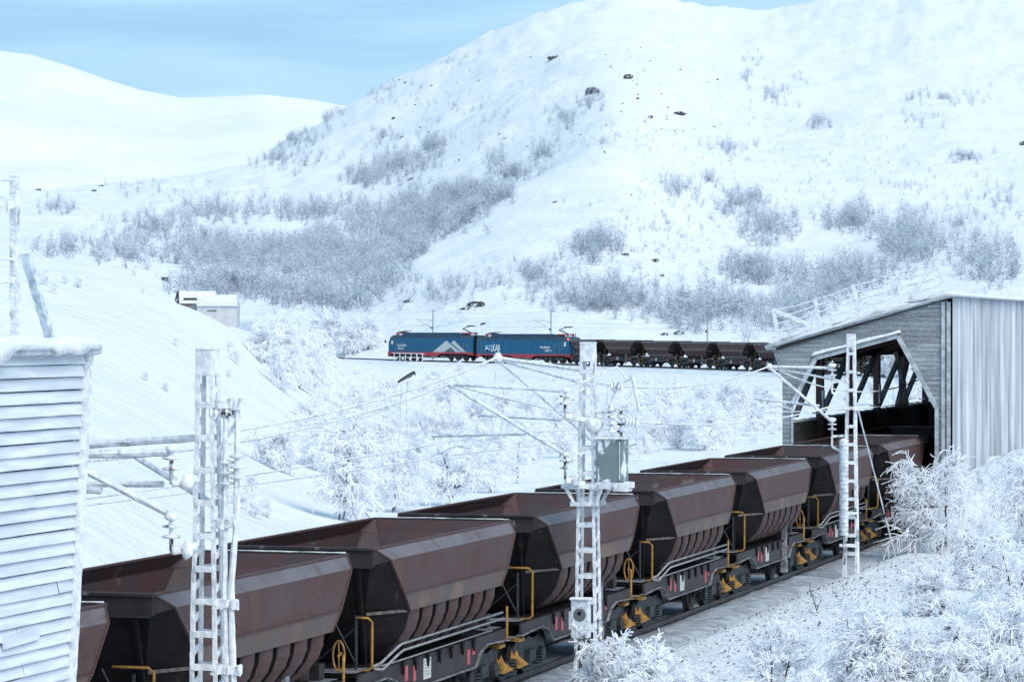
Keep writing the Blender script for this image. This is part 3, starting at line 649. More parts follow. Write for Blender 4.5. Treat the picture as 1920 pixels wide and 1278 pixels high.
# ------------------------------------------------------------------ locomotives
def loco(cab, name1, name2, label):
    """cab = -1: cab on the left end, 1: on the right end (local -y faces the camera)"""
    root = empty('locomotive', label=label, cat='locomotive', group='blue double locomotive')
    L = 10.8
    def ring(x, w, top, sh, bot=1.40):
        return [(x, -w, bot), (x, -w, sh), (x, -w * .82, top), (x, w * .82, top), (x, w, sh), (x, w, bot)]
    st = [(-L, 1.50, 4.22, 3.62), (L - 1.7, 1.50, 4.22, 3.62), (L - .9, 1.48, 4.14, 3.55), (L - .35, 1.43, 3.92, 3.35), (L - .08, 1.36, 3.55, 3.0), (L + .02, 1.32, 2.7, 2.5)]
    rs = [ring(x * cab, w, t, s) for x, w, t, s in st]
    b = MB()
    for i in range(len(rs) - 1):
        for k in range(6):
            k2 = (k + 1) % 6; mi = 1 if k in (2,) else 0
            if k in (1, 3): mi = 1
            b.face([rs[i][k], rs[i + 1][k], rs[i + 1][k2], rs[i][k2]], mi)
    b.face(rs[0]); b.face(rs[-1])
    b.build('body', [M['blue'], M['roof']], root)
    # roof louvres
    b = MB()
    x0, x1 = -7.3 * cab, 6.8 * cab
    for sg in (-1, 1):
        b.face([(x0 - .5 * cab, sg * 1.44, 3.70), (x1 + .6 * cab, sg * 1.44, 3.70), (x1, sg * 1.15, 4.62), (x0, sg * 1.15, 4.62)])
    b.face([(x0, -1.15, 4.62), (x1, -1.15, 4.62), (x1, 1.15, 4.62), (x0, 1.15, 4.62)])
    b.face([(x0, -1.15, 4.62), (x0, 1.15, 4.62), (x0 - .5 * cab, 1.44, 3.7), (x0 - .5 * cab, -1.44, 3.7)]); b.face([(x1, -1.15, 4.62), (x1, 1.15, 4.62), (x1 + .6 * cab, 1.44, 3.7), (x1 + .6 * cab, -1.44, 3.7)])
    ro = b.build('roof_louvre', M['louvre'], root)
    b = MB()
    for k in range(19):
        t = k / 18; xa = x0 - .5 * cab + (x1 + .6 * cab - x0 + .5 * cab) * t; xb = x0 + (x1 - x0) * t
        b.bar((xa, -1.47, 3.72), (xb, -1.18, 4.62), .07 if k % 3 else .14, .03, (0, -1, .3))
    b.bar((x0 - .5 * cab, -1.46, 3.70), (x1 + .6 * cab, -1.46, 3.70), .05, .07); b.bar((x0, -1.16, 4.64), (x1, -1.16, 4.64), .06, .06)
    b.build('louvre_frame', M['blue'], ro)
    # red frame
    b = MB()
    pl = [(-L, 1.42), (L, 1.42), (L + .05, .98), (L - .9, .98), (L - 1.2, 1.15), (2.9, 1.15), (2.0, .80), (-2.0, .80), (-2.9, 1.15), (-L + 1.2, 1.15), (-L + .9, .98), (-L, .98)]
    for sg in (-1, 1): b.prism([(x * cab, sg * 1.46, z) for x, z in pl], (0, sg * .055, 0))
    for e in (-1, 1): b.box((e * (L - .05), 0, 1.15), (.14, 2.95, .5))
    b.box((L * cab, 0, .78), (.5, 2.5, .36))
    b.build('frame', M['red'], root)
    b = MB(); b.box((0, 0, 1.12), (L * 2 - .6, 2.7, .42)); b.box((0, 0, .72), (4.2, 2.4, .45)); b.build('underframe', M['black'], root)
    b = MB()
    for x, w in ((-1.2, 1.6), (.9, 1.9), (3.2, .9), (-3.3, .8)): b.box((x, -1.25, .62), (w, .3, .36))
    b.build('equipment_box', M['grey_paint'], root, bevel=.03)
    for e in (-1, 1):
        b = MB(); cx = e * 6.7
        for sg in (-1, 1):
            pl = [(-2.9, .95), (2.9, .95), (2.9, .7), (2.3, .6), (-2.3, .6), (-2.9, .7)]
            b.prism([(cx + x, sg * 1.2, z) for x, z in pl], (0, sg * .12, 0))
            for x in (-1.92, 0, 1.92):
                b.box((cx + x, sg * 1.34, .62), (.5, .2, .42)); b.lathe((cx + x, sg * 1.45, .62), [(.16, -.06), (.16, .05)], 10, 'y')
                b.tube([(cx + x + .5, sg * 1.36, .95), (cx + x + .5, sg * 1.36, .55)], .11, 8); b.bar((cx + x - .5, sg * 1.36, .9), (cx + x - .2, sg * 1.36, .5), .06, .06)
        bo = b.build('bogie', M['loco_bogie'], root)
        for x in (-1.92, 0, 1.92):
            b = MB()
            for sg in (-1, 1): b.lathe((cx + x, sg * .78, .62), [(.6, .06 * sg), (.62, .04 * sg), (.62, -.05 * sg), (.66, -.08 * sg)], 24, 'y')
            b.tube([(cx + x, -.8, .62), (cx + x, .8, .62)], .1, 8); b.build('wheelset', M['wheel'], bo)
    # cab windows, doors
    b = MB(); cx = cab * (L - 1.35); b.box((cx, -1.497, 3.02), (.95, .03, .75)); wo = b.build('window', M['glass'], root, bevel=.03)
    b = MB(); b.box((cx + cab * .18, -1.515, 3.02), (.42, .012, .62)); b.build('window_blind', M['white_paint'], wo)
    b = MB(); b.box((cab * (L - 3.2), -1.505, 2.72), (.3, .03, .5)); b.build('window', M['glass'], root)
    b = MB(); b.prism([(cab * (L - .03), -1.15, 2.62), (cab * (L - .03), 1.15, 2.62), (cab * (L - .32), 1.2, 3.52), (cab * (L - .32), -1.2, 3.52)], (cab * .07, 0, .02)); b.build('windscreen', M['glass'], root)
    b = MB()
    for xx in (cab * (L - 2.35), cab * (L - 3.6), -cab * (L - 1.2), -cab * (L - 2.1)): b.tube([(xx, -1.55, 1.5), (xx, -1.55, 3.1)], .02, 5)
    b.build('handrail', M['pipe'], root)
    b = MB()
    b.bar((cab * (L - .2), -1.45, 3.0), (cab * (L + .25), -1.75, 3.05), .05, .05); b.box((cab * (L + .3), -1.8, 3.15), (.12, .22, .5)); b.build('mirror', M['black'], root)
    # gangway
    b = MB(); b.box((-cab * (L + .25), 0, 2.6), (.56, 2.2, 3.0)); b.build('gangway', M['black'], root)
    # pantographs: one folded at each roof end, the right-hand one raised
    for e, up in ((-1, False), (1, True)):
        px_ = e * 8.3; zr = 4.24
        b = MB()
        for sg in (-1, 1):
            b.bar((px_ - 1.4, sg * .55, zr + .28), (px_ + 1.4, sg * .55, zr + .28), .12, .14)
            for x in (-1.0, 1.0): b.lathe((px_ + x, sg * .55, zr - .02), [(.08, 0), (.12, .06), (.08, .12), (.12, .18), (.07, .24)], 8)
        b.bar((px_ - 1.2, -.55, zr + .36), (px_ + 1.2, .55, zr + .36), .14, .12); b.bar((px_ + 1.2, -.55, zr + .36), (px_ - 1.2, .55, zr + .36), .14, .12)
        po = b.build('pantograph_base', M['red'], root)
        b = MB()
        if up:
            b.bar((px_ + .6, 0, zr + .4), (px_ - 1.5, 0, zr + 1.05), .14, .14); b.bar((px_ - 1.5, 0, zr + 1.05), (px_ + .5, 0, zr + 1.55), .1, .1)
            b.bar((px_ + .45, -.85, zr + 1.55), (px_ + .45, .85, zr + 1.55), .12, .1); b.bar((px_ + .8, -.8, zr + 1.53), (px_ + .8, .8, zr + 1.53), .12, .1); b.bar((px_ - .1, 0, zr + 1.5), (px_ + 1.5, 0, zr + 1.5), .1, .1)
        else:
            b.bar((px_ + 1.2, 0, zr + .42), (px_ - 1.3, 0, zr + .55), .14, .14); b.bar((px_ - 1.3, 0, zr + .55), (px_ + 1.0, 0, zr + .66), .1, .1)
            b.bar((px_ + 1.0, -.85, zr + .68), (px_ + 1.0, .85, zr + .68), .12, .1)
        b.build('pantograph_arm', M['black'], po)
    b = MB()
    for x in (-10.4, -9.9, 9.9, 10.3): b.tube([(x, .2, 4.2), (x, .2, 4.75)], .06, 6); 
    b.bar((-10.6, -.5, 4.3), (10.2, -.5, 4.3), .05, .05); b.build('roof_insulator', M['black'], root)
    if cab > 0:
        b = MB(); b.lathe((L - .75, -1.28, 3.72), [(.30, .1), (.30, -.03), (.2, -.07)], 14, 'y'); b.build('tail_lamp', M['lamp_red'], root)
    # lettering (on the -y side, reads left to right along +x)
    def put(txt, size, sx_, x, z, m): lettering(txt, size, sx_, m, root, Matrix.Translation((x, -1.508, z)) @ Matrix.Rotation(math.pi / 2, 4, 'X'))
    if cab < 0:
        put(name1, .46, .85, -8.15, 2.36, M['white_paint']); put(name2, .46, .85, -8.05, 1.84, M['white_paint'])
        def tri(pts, m, y):
            b = MB(); b.prism([(x, y, z) for x, z in pts], (0, .006, 0)); b.build('emblem', m, root)
        gr = mat('emblem_grey', (0.52, 0.53, 0.535), (0.47, 0.48, 0.49), scale=2, rough=.5); dk = mat('emblem_slate', (0.075, 0.10, 0.12), rough=.5)
        tri([(.9, 1.43), (4.35, 3.34), (7.95, 1.43), (6.75, 1.43), (5.45, 2.22), (3.75, 1.43)], gr, -1.508)
        tri([(3.78, 1.43), (5.45, 2.20), (6.72, 1.43)], dk, -1.508)
        tri([(5.55, 2.98), (6.25, 3.40), (9.3, 1.43), (8.3, 1.43)], gr, -1.508)
    else:
        put('LKAB', 1.52, .60, -7.45, 1.86, M['white_paint'])
        def tri(pts, m, y):
            b = MB(); b.prism([(x, y, z) for x, z in pts], (0, .006, 0)); b.build('emblem', m, root)
        tri([(-8.75, 2.25), (-8.7, 2.78), (-7.65, 2.88), (-7.67, 2.30), (-8.0, 2.62), (-8.3, 2.42)], M['sky_blue'], -1.510)
        tri([(-9.0, 2.0), (-8.4, 2.52), (-8.2, 2.44), (-7.62, 2.1), (-7.85, 2.02), (-8.3, 2.22), (-8.75, 2.05)], M['white_paint'], -1.514)
        tri([(-8.75, 1.92), (-8.3, 2.18), (-7.85, 1.92)], M['black'], -1.514)
        put(name1, .46, .85, 3.95, 2.36, M['white_paint']); put(name2, .46, .85, 5.1, 1.84, M['white_paint'])
    return root
lb = [loco(-1, 'BJÖRKLIDEN', 'IORE 116', 'leading blue locomotive with grey mountain emblem and red frame, left of the two'),
      loco(1, 'POLCIRKELN', 'IORE 111', 'second blue locomotive lettered LKAB, coupled to the far ore wagons')]
for k, o in enumerate(lb):
    a, b_ = FT[2 + k], FT[3 + k]
    o.location = ((a[0] + b_[0]) / 2, (a[1] + b_[1]) / 2, (a[2] + b_[2]) / 2); o.rotation_euler = (0, 0, math.atan2(b_[1] - a[1], b_[0] - a[0]))

# ------------------------------------------------------------------ snow shed on the right
def pp(px, py=None, s=56.65, z=None):
    xb, yb = C0[0] + s * sn, C0[1] + s * cs; t = (px - 960) / F
    u = (t * yb - xb) / (cs + t * sn); Y = yb - u * sn
    return (s, -u, (CZ - (py - HZ) * Y / F) if z is None else z)
SO = (C0[0], C0[1], 0)
S0 = 56.65
shed = empty('snow_shed', SO, HEAD, 'grey metal snow shed at right whose dark portal swallows the near train', 'snow shed', 'snow sheds over the near track')
b = MB()
out = [pp(1467, z=0), pp(1467, 710), pp(1449, 656), pp(1474, 649), pp(1758, 566), pp(1776, 563), pp(1776, z=0), pp(1757, z=0), pp(1757, 764), pp(1684, 630), pp(1531, 671), pp(1486, 757), pp(1486, z=0)]
b.prism(out, (.14, 0, 0)); b.build('portal_cladding', M['metal_face'], shed)
# cladding laps
b = MB()
def edge_u(z, pts):
    pass
zz_ = np.arange(.3, 9.4, .20)
def poly_spans(z):
    xs = []
    for i in range(len(out)):
        a, c = out[i], out[(i + 1) % len(out)]
        if (a[2] - z) * (c[2] - z) < 0: xs.append(a[1] + (c[1] - a[1]) * (z - a[2]) / (c[2] - a[2]))
    xs.sort(); return [(xs[i], xs[i + 1]) for i in range(0, len(xs) - 1, 2)]
for z in zz_:
    for a, c in poly_spans(z):
        if c - a > .06: b.prism([(S0 - .002, a + .01, z), (S0 - .035, a + .01, z - .012), (S0 - .035, a + .01, z - .03), (S0 - .002, a + .01, z - .1)], (0, c - a - .02, 0))
b.build('cladding_lap', M['metal_face'], shed)
b = MB()
def off(p, d=-.10): return (p[0] + d, p[1], p[2])
for a, c in (((1486, 757), (1531, 671)), ((1531, 671), (1684, 630)), ((1684, 630), (1757, 764))):
    b.bar(off(pp(*a), -.10), off(pp(*c), -.10), .17, .17, (1, 0, 0))
b.bar(off(pp(1757, 764), -.08), off(pp(1757, z=0), -.08), .14, .16, (1, 0, 0)); b.bar(off(pp(1486, 757), -.04), off(pp(1486, z=0), -.04), .08, .1, (1, 0, 0))
b.build('portal_frame', M['trim'], shed)
b = MB()
for px_, w in ((1769, .14), (1779, .14)): b.bar(off(pp(px_, 566), -.05), off(pp(px_, z=0), -.05), w, .12, (1, 0, 0))
b.build('corner_post', M['trim'], shed)
# snow lying on the portal hood
def snow_ridge(name, pts, w, h, parent, n=60, seed=1, m='snow_cap', drip=.0):
    rg = random.Random(seed); P = [Vector(p) for p in pts]; L = [0]
    for a, c in zip(P[:-1], P[1:]): L.append(L[-1] + (c - a).length)
    vs = []; fs = []; K = 9
    for i in range(n + 1):
        l = L[-1] * i / n; k = max(j for j in range(len(P) - 1) if L[j] <= l + 1e-9)
        p = P[k].lerp(P[k + 1], (l - L[k]) / (L[k + 1] - L[k])); d = (P[k + 1] - P[k]).normalized(); sd = d.cross(Vector((0, 0, 1))).normalized()
        hh = h * (.75 + .5 * abs(math.sin(l * 1.7 + seed)) * rg.uniform(.6, 1.1)); dr = drip * (max(0, math.sin(l * 2.9 + seed) + .4 * math.sin(l * 7.3)) ** 1.5) * rg.uniform(.6, 1.2)
        if i in (0, n): hh *= .3
        for q in range(K):
            t = math.pi * q / (K - 1); x = -math.cos(t) * w / 2 * rg.uniform(.93, 1.07); z = math.sin(t) ** .7 * hh
            if q in (0, K - 1): z -= .02 + dr
            vs.append(p + sd * x + Vector((0, 0, z)))
    for i in range(n):
        for q in range(K - 1): fs.append((i * K + q, i * K + q + 1, (i + 1) * K + q + 1, (i + 1) * K + q))
        fs.append((i * K + K - 1, i * K, (i + 1) * K, (i + 1) * K + K - 1))
    fs.append(tuple(range(K))); fs.append(tuple(reversed(range(n * K, (n + 1) * K))))
    mb = MB(); mb.add(vs, fs); return mb.build(name, M[m], parent, smooth=True)
snow_ridge('hood_snow', [off(pp(1524, 667), -.15), off(pp(1545, 661), -.15), off(pp(1690, 623), -.15)], .34, .12, shed, 60, 4)
SE = S0 + 66
b = MB()
per = .27; n = int(66 / per); prof = []
for i in range(n):
    s = S0 + .12 + i * per
    prof += [(s, 0), (s + .10, 0), (s + .135, .045), (s + .235, .045)]
vs = []; fs = []
for (s, d) in prof: vs += [(s, -3.22 - d, -.2), (s, -3.22 - d, 9.60)]
for i in range(len(prof) - 1): fs.append((2 * i, 2 * i + 2, 2 * i + 3, 2 * i + 1))
b.add(vs, fs); b.build('side_wall', M['metal_wall'], shed, fix=False)
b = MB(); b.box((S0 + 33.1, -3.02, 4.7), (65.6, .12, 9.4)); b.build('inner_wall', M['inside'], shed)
zr0, zr1 = 7.52, 9.66
b = MB(); b.prism([(S0 - .3, 4.28, zr0), (S0 - .3, -3.42, zr1), (S0 - .3, -3.42, zr1 + .10), (S0 - .3, 4.28, zr0 + .10)], (66.4, 0, 0)); b.build('roof', M['trim'], shed)
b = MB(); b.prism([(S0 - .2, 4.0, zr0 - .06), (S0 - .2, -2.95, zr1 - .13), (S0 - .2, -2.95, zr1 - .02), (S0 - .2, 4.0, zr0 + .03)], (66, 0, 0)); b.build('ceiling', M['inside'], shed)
vs = []; fs = []; rg = random.Random(3)
nS, nU = 90, 14
for i in range(nS + 1):
    s = S0 - .42 + 66.5 * (i / nS) ** 2.2
    for j in range(nU + 1):
        t = j / nU; u = 4.42 - t * 7.98; z = zr0 + (zr1 - zr0) * (4.28 - u) / 7.7 + .11 + (.11 + rg.uniform(-.03, .03)) * (1 if 0 < j < nU and 0 < i < nS else .15)
        if i == 0 or j in (0, nU): z -= .05
        vs.append((s + (rg.uniform(-.05, .05) if i < 4 else 0), u, z))
for i in range(nS):
    for j in range(nU): a = i * (nU + 1) + j; fs.append((a, a + 1, a + nU + 2, a + nU + 1))
b = MB(); b.add(vs, fs); o = b.build('roof_snow', M['snow_cap'], shed, smooth=True)
so = o.modifiers.new("thick", 'SOLIDIFY'); so.thickness = .12; so.offset = -1
cols_s = [S0 + .6, 63, 70, 77, 84.2, 91.4, 98.5, 105.5]
for i, s in enumerate(cols_s):
    if i:
        b = MB(); b.box((s, 3.45, 3.9), (.36, .05, 7.7)); b.box((s - .17, 3.45, 3.9), (.035, .30, 7.7)); b.box((s + .17, 3.45, 3.9), (.035, .30, 7.7)); b.build('column', M['oxide'], shed)
        b = MB(); b.box((s - .05, 3.62, 4.7), (.34, .3, .06)); b.box((s - .05, 3.3, 5.25), (.30, .08, .9)); b.build('bracket', M['trim'] if i % 2 else M['gray_steel'], shed)
    b = MB(); b.bar((s, 3.5, 7.3), (s, -2.95, 9.1), .26, .36); b.build('rafter', M['oxide'], shed)
    if i < len(cols_s) - 1:
        s2 = cols_s[i + 1]
        b = MB(); b.bar((s + .3, 3.4, 4.75), (s2 - .15, 3.4, 7.35), .17, .22, (0, 1, 0)); b.build('brace', M['gray_steel'], shed)
b = MB(); b.bar((84.1, 3.2, 4.6), (80.8, 3.2, 7.3), .16, .2, (0, 1, 0)); b.bar((84.4, 3.1, 7.2), (80.6, 3.1, 4.6), .16, .2, (0, 1, 0)); b.build('brace', M['gray_steel'], shed)
b = MB(); b.bar((S0 + .35, 3.55, 7.2), (SE, 3.55, 7.28), .2, .3); b.bar((S0 + .35, .6, 8.15), (SE, .6, 8.2), .14, .24); b.build('purlin', M['oxide'], shed)
b = MB()
for k in range(33): b.box((S0 + 1.1 + k * 2.0, 3.62, 2.25), (1.985, .10, 4.4)); b.box((S0 + 1.1 + k * 2.0, 3.555, 3.6), (1.985, .04, .05)); b.box((S0 + 1.1 + k * 2.0, 3.555, 2.6), (1.985, .04, .05))
b.build('low_wall', M['low_wall'], shed)
snow_ridge('wall_snow', [(S0 + .2, 3.64, 4.44), (S0 + 40, 3.64, 4.44)], .22, .09, shed, 120, 8)
# avalanche fence on the roof edge
FP = [((1461, 641), (1449, 579)), ((1538, 615), (1528, 559)), ((1615, 595), (1599, 533)), ((1694, 572), (1681, 508)), ((1775, 553), (1754, 489))]
FP3 = [(Vector(pp(*a, s=S0 + .1)), Vector(pp(*c, s=S0 + .1))) for a, c in FP]
for a, c in FP3:
    b = MB(); b.bar(a - (c - a) * .08, c, .15, .13, (1, 0, 0), 8, .012); b.build('fence_post', M['frost'], shed)
for fr in (.12, .34, .56, .77, .97):
    pts = []
    for (a, c), (a2, c2) in zip(FP3[:-1], FP3[1:]):
        for t in np.linspace(0, 1, 9)[:-1]:
            p = a.lerp(c, fr).lerp(a2.lerp(c2, fr), t); p.z -= .22 * t * (1 - t) + .03 * rnd.random(); pts.append(p)
    pts.append(FP3[-1][0].lerp(FP3[-1][1], fr))
    b = MB(); b.tube(pts, .034, 6, jit=.008); b.build('fence_wire', M['frost'], shed)
b = MB(); b.bar(FP3[0][1] * .97 + FP3[0][0] * .03, pp(1537, 616, s=S0 + .1), .17, .13, (1, 0, 0), 10, .012); b.build('fence_brace', M['frost'], shed)
b = MB(); b.bar(FP3[4][1], pp(1697, 571, s=S0 + .1), .17, .13, (1, 0, 0), 10, .012); b.build('fence_brace', M['frost'], shed)

# ------------------------------------------------------------------ snow shed on the left
SA, SB = -43.0, -25.98
shed = empty('snow_shed', SO, HEAD, 'frosted board-walled snow shed at the left edge with a railing post on top', 'snow shed', 'snow sheds over the near track')
def uw(z): return 2.86 + (z - 3) * .058
b = MB(); rg = random.Random(12)
z = .1; k = 0
while z < 7.9:
    cuts = [SA] + sorted(rg.uniform(SB - 9, SB - .5) for _ in range(1)) + [SB - .03]
    for a, c in zip(cuts[:-1], cuts[1:]):
        o1 = rg.uniform(-.006, .006); zj = rg.uniform(-.006, .006); o2 = .055 + rg.uniform(-.006, .008)
        nn = max(2, int((c - a) / .35)); vs = []; fs = []
        for i in range(nn + 1):
            s = a + .001 + (c - a - .002) * i / nn; w1 = rg.uniform(-.002, .002)
            for (dz, du) in ((.168, .004), (.159, .012), (.012, o2), (0.0, o2 - .004), (0.004, -.03)):
                vs.append((s, -(uw(z) + du + o1), z + dz + zj + w1))
        for i in range(nn):
            for q in range(4): fs.append((i * 5 + q, i * 5 + q + 1, i * 5 + q + 6, i * 5 + q + 5))
        b.add(vs, fs)
    z += .183; k += 1
b.build('board_siding', M['frost_board'], shed)
b = MB(); b.prism([(SB - 2.25, -(uw(3.9) + .05), 3.86), (SB - 1.15, -(uw(3.9) + .055), 3.90), (SB - 1.15, -(uw(4) + .05), 4.06), (SB - 2.25, -(uw(4) + .045), 4.03)], (0, -.03, 0)); b.build('loose_board', M['frost_board'], shed)
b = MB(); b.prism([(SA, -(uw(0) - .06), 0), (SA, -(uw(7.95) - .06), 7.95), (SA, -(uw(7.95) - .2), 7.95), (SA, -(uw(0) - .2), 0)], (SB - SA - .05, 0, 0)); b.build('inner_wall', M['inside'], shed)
b = MB(); b.bar((SB + .05, -(uw(0) + .02), 0), (SB + .05, -(uw(8.05) + .02), 8.05), .15, .17, (0, 1, 0), 50, .007); b.build('corner_trim', M['frost'], shed)
b = MB(); b.prism([(SA, -3.35, 7.93), (SA, 4.2, 6.5), (SA, 4.2, 6.62), (SA, -3.35, 8.05)], (SB - SA + .2, 0, 0)); b.build('roof', M['trim'], shed)
b = MB(); b.prism([(SA, -3.2, 8.03), (SA, 4.2, 6.62), (SA, 4.2, 6.8), (SA, -3.2, 8.17)], (SB - SA + .18, 0, 0)); b.build('roof_snow', M['snow_cap'], shed, bevel=.04)
snow_ridge('eaves_snow', [(SA, -3.26, 8.02), (SB + .10, -3.22, 8.02)], .34, .15, shed, 260, 5, drip=.11)
b = MB(); b.box(((SA + SB) / 2, 3.9, 3.2), (SB - SA, .15, 6.4)); b.build('rear_wall', M['low_wall'], shed)
sP = -27.35
b = MB(); b.bar((sP, -2.72, 8.0), (sP, -2.72, 10.45), .10, .12, (1, 0, 0), 70, .007); b.build('railing_post', M['frost'], shed)
b = MB(); b.bar((sP + .03, -2.86, 9.38), (sP + .90, -2.86, 8.08), .09, .12, (0, 1, 0), 24, .008); b.build('railing_brace', M['frost_thin'], shed)
b = MB(); b.bar((sP - .1, -2.72, 10.12), (sP - 2.2, -2.72, 9.35), .12, .26, (0, 1, 0), 20, .03); b.build('railing_brace', M['frost'], shed)
for zz in (9.27, 8.95, 10.38):
    b = MB(); b.tube([(sP - t, -2.72, zz - .06 * t + .02 * math.sin(t * 4)) for t in np.linspace(0, 6, 24)], .022, 6, jit=.008); b.build('railing_wire', M['frost'], shed)

# ------------------------------------------------------------------ near catenary masts
def insul(c, n=3, r=.13, tilt=None, snow=True):
    """stack of discs, hanging below c (returns list of builders)"""
    b = MB(); prof = [(.03, .12)]
    for i in range(n): z = -.0 - i * .17; prof += [(.035, z), (r, z - .02), (r * .92, z - .055), (.035, z - .07)]
    prof += [(.03, -n * .17 - .12)]
    b.lathe(c, prof, 12); return b
def blob(c, r, seed, sq=.8):
    rg = random.Random(seed); bm = bmesh.new(); bmesh.ops.create_icosphere(bm, subdivisions=2, radius=1)
    b = MB(); vs = [(c[0] + v.co.x * r * rg.uniform(.75, 1.2), c[1] + v.co.y * r * rg.uniform(.75, 1.2), c[2] + (v.co.z + .25 * v.co.x) * r * sq * rg.uniform(.8, 1.2)) for v in bm.verts]
    b.add(vs, [tuple(v.index for v in f.verts) for f in bm.faces]); bm.free(); return b
def mast(s, u, zb, H, w0, w1, d0, d1, label, step=.6, foot=1.0, seed=1):
    root = empty('catenary_mast', tr(s, u, zb), HEAD, label, 'catenary mast', 'frosted lattice masts beside the near track')
    rg = random.Random(seed)
    def hw(z): t = z / H; return (w0 + (w1 - w0) * t) / 2, (d0 + (d1 - d0) * t) / 2
    a0, c0 = hw(0); a1, c1 = hw(H)
    for e in (-1, 1):
        for g in (-1, 1):
            af, cf = hw(foot)
            b = MB()
            for (p, q, nn) in (((e * cf, g * af, foot), (e * c1, g * a1, H), 46),):
                b.bar(p, q, .072, .03, (e, 0, 0), nn, .006, rng=rg)
                b.bar((p[0] - e * .03, p[1], p[2]), (q[0] - e * .03, q[1], q[2]), .03, .072, (e, 0, 0), nn, .006, rng=rg)
            b.build('leg', M['frost'], root)
            b = MB(); b.bar((e * c0, g * a0, -.4), (e * cf, g * af, foot), .08, .02, (e, 0, 0)); b.bar((e * c0 - e * .03, g * a0, -.4), (e * cf - e * .03, g * af, foot), .02, .08, (e, 0, 0)); b.build('leg_foot', M['bark'], root)
    b = MB(); z = .5; i = 0
    while z < H - .5:
        a, c = hw(z)
        for e in (-1, 1):
            b = MB(); b.bar((e * (c + .012), -a, z), (e * (c + .012), a, z), .05, .10, (0, 0, 1), 5, .008, rng=rg); b.build('batten', M['frost'], root)
        a2, c2 = hw(z + step * .5)
        for g in (-1, 1):
            b = MB(); b.bar((-c, g * (a + .012), z + step * .35), (c, g * (a + .012), z + step * .6), .045, .08, (0, 0, 1), 5, .008, rng=rg); b.build('batten', M['frost'], root)
        z += step; i += 1
    a, c = hw(H - .2); b = MB()
    for e in (-1, 1): b.box((e * (c + .012), 0, H - .2), (.03, 2 * a + .06, .44))
    for g in (-1, 1): b.box((0, g * (a + .012), H - .2), (2 * c + .03, .03, .44))
    b.box((0, 0, H + .02), (2 * c + .08, 2 * a + .08, .05)); b.build('head_plate', M['frost'], root, bevel=.02)
    return root
def Lc(zb, um, sm):
    return lambda s, u, z: (s - sm, -(u - um), z - zb)

# middle mast
sB, uB, zB = 2.6, 2.85, .2
mB = mast(sB, uB, zB, 7.75, .50, .24, .46, .30, 'tall frosted lattice mast in the middle carrying a grey transformer box and two cantilever arms', seed=2, foot=1.25)
L = Lc(zB, uB, sB)
def rod(name, pts, r, root, m='frost', jit=.006, n=8):
    P = [Vector(p) for p in pts]; Q = []
    for a, c in zip(P[:-1], P[1:]):
        k = max(1, int((c - a).length / .25)); Q += [a.lerp(c, i / k) for i in range(k)]
    Q.append(P[-1]); b = MB(); b.tube(Q, r, n, jit=jit); return b.build(name, M[m], root)
N1 = (1.8, -.30, 7.0); N2 = (3.8, .25, 7.6)     # (s, u, z) of the two cantilever tops
insB = []
for (s, u, z, k) in ((1.85, 2.50, 6.72, 1), (1.85, 2.50, 5.22, 2)):
    insul(L(s, u, z + .05), 2, .14).build('insulator', M['insul'], mB, smooth=True)
    blob(L(s, u + .02, z + .16), .10, 40 + k, .55).build('snow_lump', M['snow_cap'], mB, smooth=True)
    b = MB(); b.bar(L(s, u, z - .45), L(s + .45, u + .35, z - .55), .10, .12); b.box(L(s + .2, u + .18, z - .45), (.2, .2, .26)); b.bar(L(s + .45, u + .35, z + .2), L(s, u, z - .1), .05, .07); b.build('bracket', M['frost'], mB, bevel=.03)
rod('cantilever_tube', [L(1.85, 2.4, 6.85), L(1.8, -.3, 7.0)], .036, mB, 'frost_thin')
rod('cantilever_tube', [L(1.85, 2.45, 5.40), L(1.8, -.25, 6.95)], .045, mB, 'frost_thin')
rod('cantilever_tube', [L(3.6, 2.75, 7.28), L(3.8, .25, 7.6)], .05, mB)
rod('cantilever_tube', [L(3.6, 2.75, 6.92), L(3.8, .25, 7.57)], .032, mB, 'frost_thin')
rod('cantilever_tube', [L(3.6, 2.72, 5.6), L(3.8, .3, 7.52)], .034, mB, 'frost_thin')
rod('registration_arm', [L(1.82, 1.55, 5.86), L(1.8, -.75, 5.78)], .045, mB, 'frost_thin')
rod('registration_arm', [L(1.82, .2, 5.50), L(1.8, -.15, 5.55), L(1.7, -.75, 5.30)], .026, mB, 'frost_thin')
rod('registration_arm', [L(3.7, 1.9, 6.12), L(3.8, -.2, 6.22)], .032, mB, 'frost_thin')
blob(L(*N1), .09, 3).build('clamp', M['frost'], mB, smooth=True); blob(L(*N2), .13, 4, 1).build('clamp', M['frost'], mB, smooth=True)
# platform bracket
b = MB(); zf = 4.62
for e in (-1, 1):
    b.bar(L(sB + e * .42, uB - .52, zf), L(sB + e * .42, uB + 1.02, zf), .10, .12, (0, 0, 1), 12, .012)
    for g in (-.45, .45, .2): b.bar(L(sB + e * .42, uB + g, zf), L(sB + e * .3, uB + g * .55, zf - .42), .06, .07, (0, 0, 1), 5, .01)
    b.bar(L(sB + e * .3, uB - .34, zf - .42), L(sB + e * .3, uB + .34, zf - .42), .08, .10, (0, 0, 1), 6, .012)
for g in (-.5, .95): b.bar(L(sB - .45, uB + g, zf), L(sB + .45, uB + g, zf), .08, .10, (0, 0, 1), 6, .012)
b.box(L(sB - .4, uB + .95, zf), (.4, .35, .2)); b.box(L(sB - .4, uB + 1.1, zf + .06), (.25, .2, .12)); b.build('platform', M['frost'], mB)
b = MB(); b.box(L(sB - .05, uB + .62, zf + .60), (.58, .60, 1.0)); b.build('transformer', M['box_green'], mB, bevel=.02)
tb = mB.children[-1]
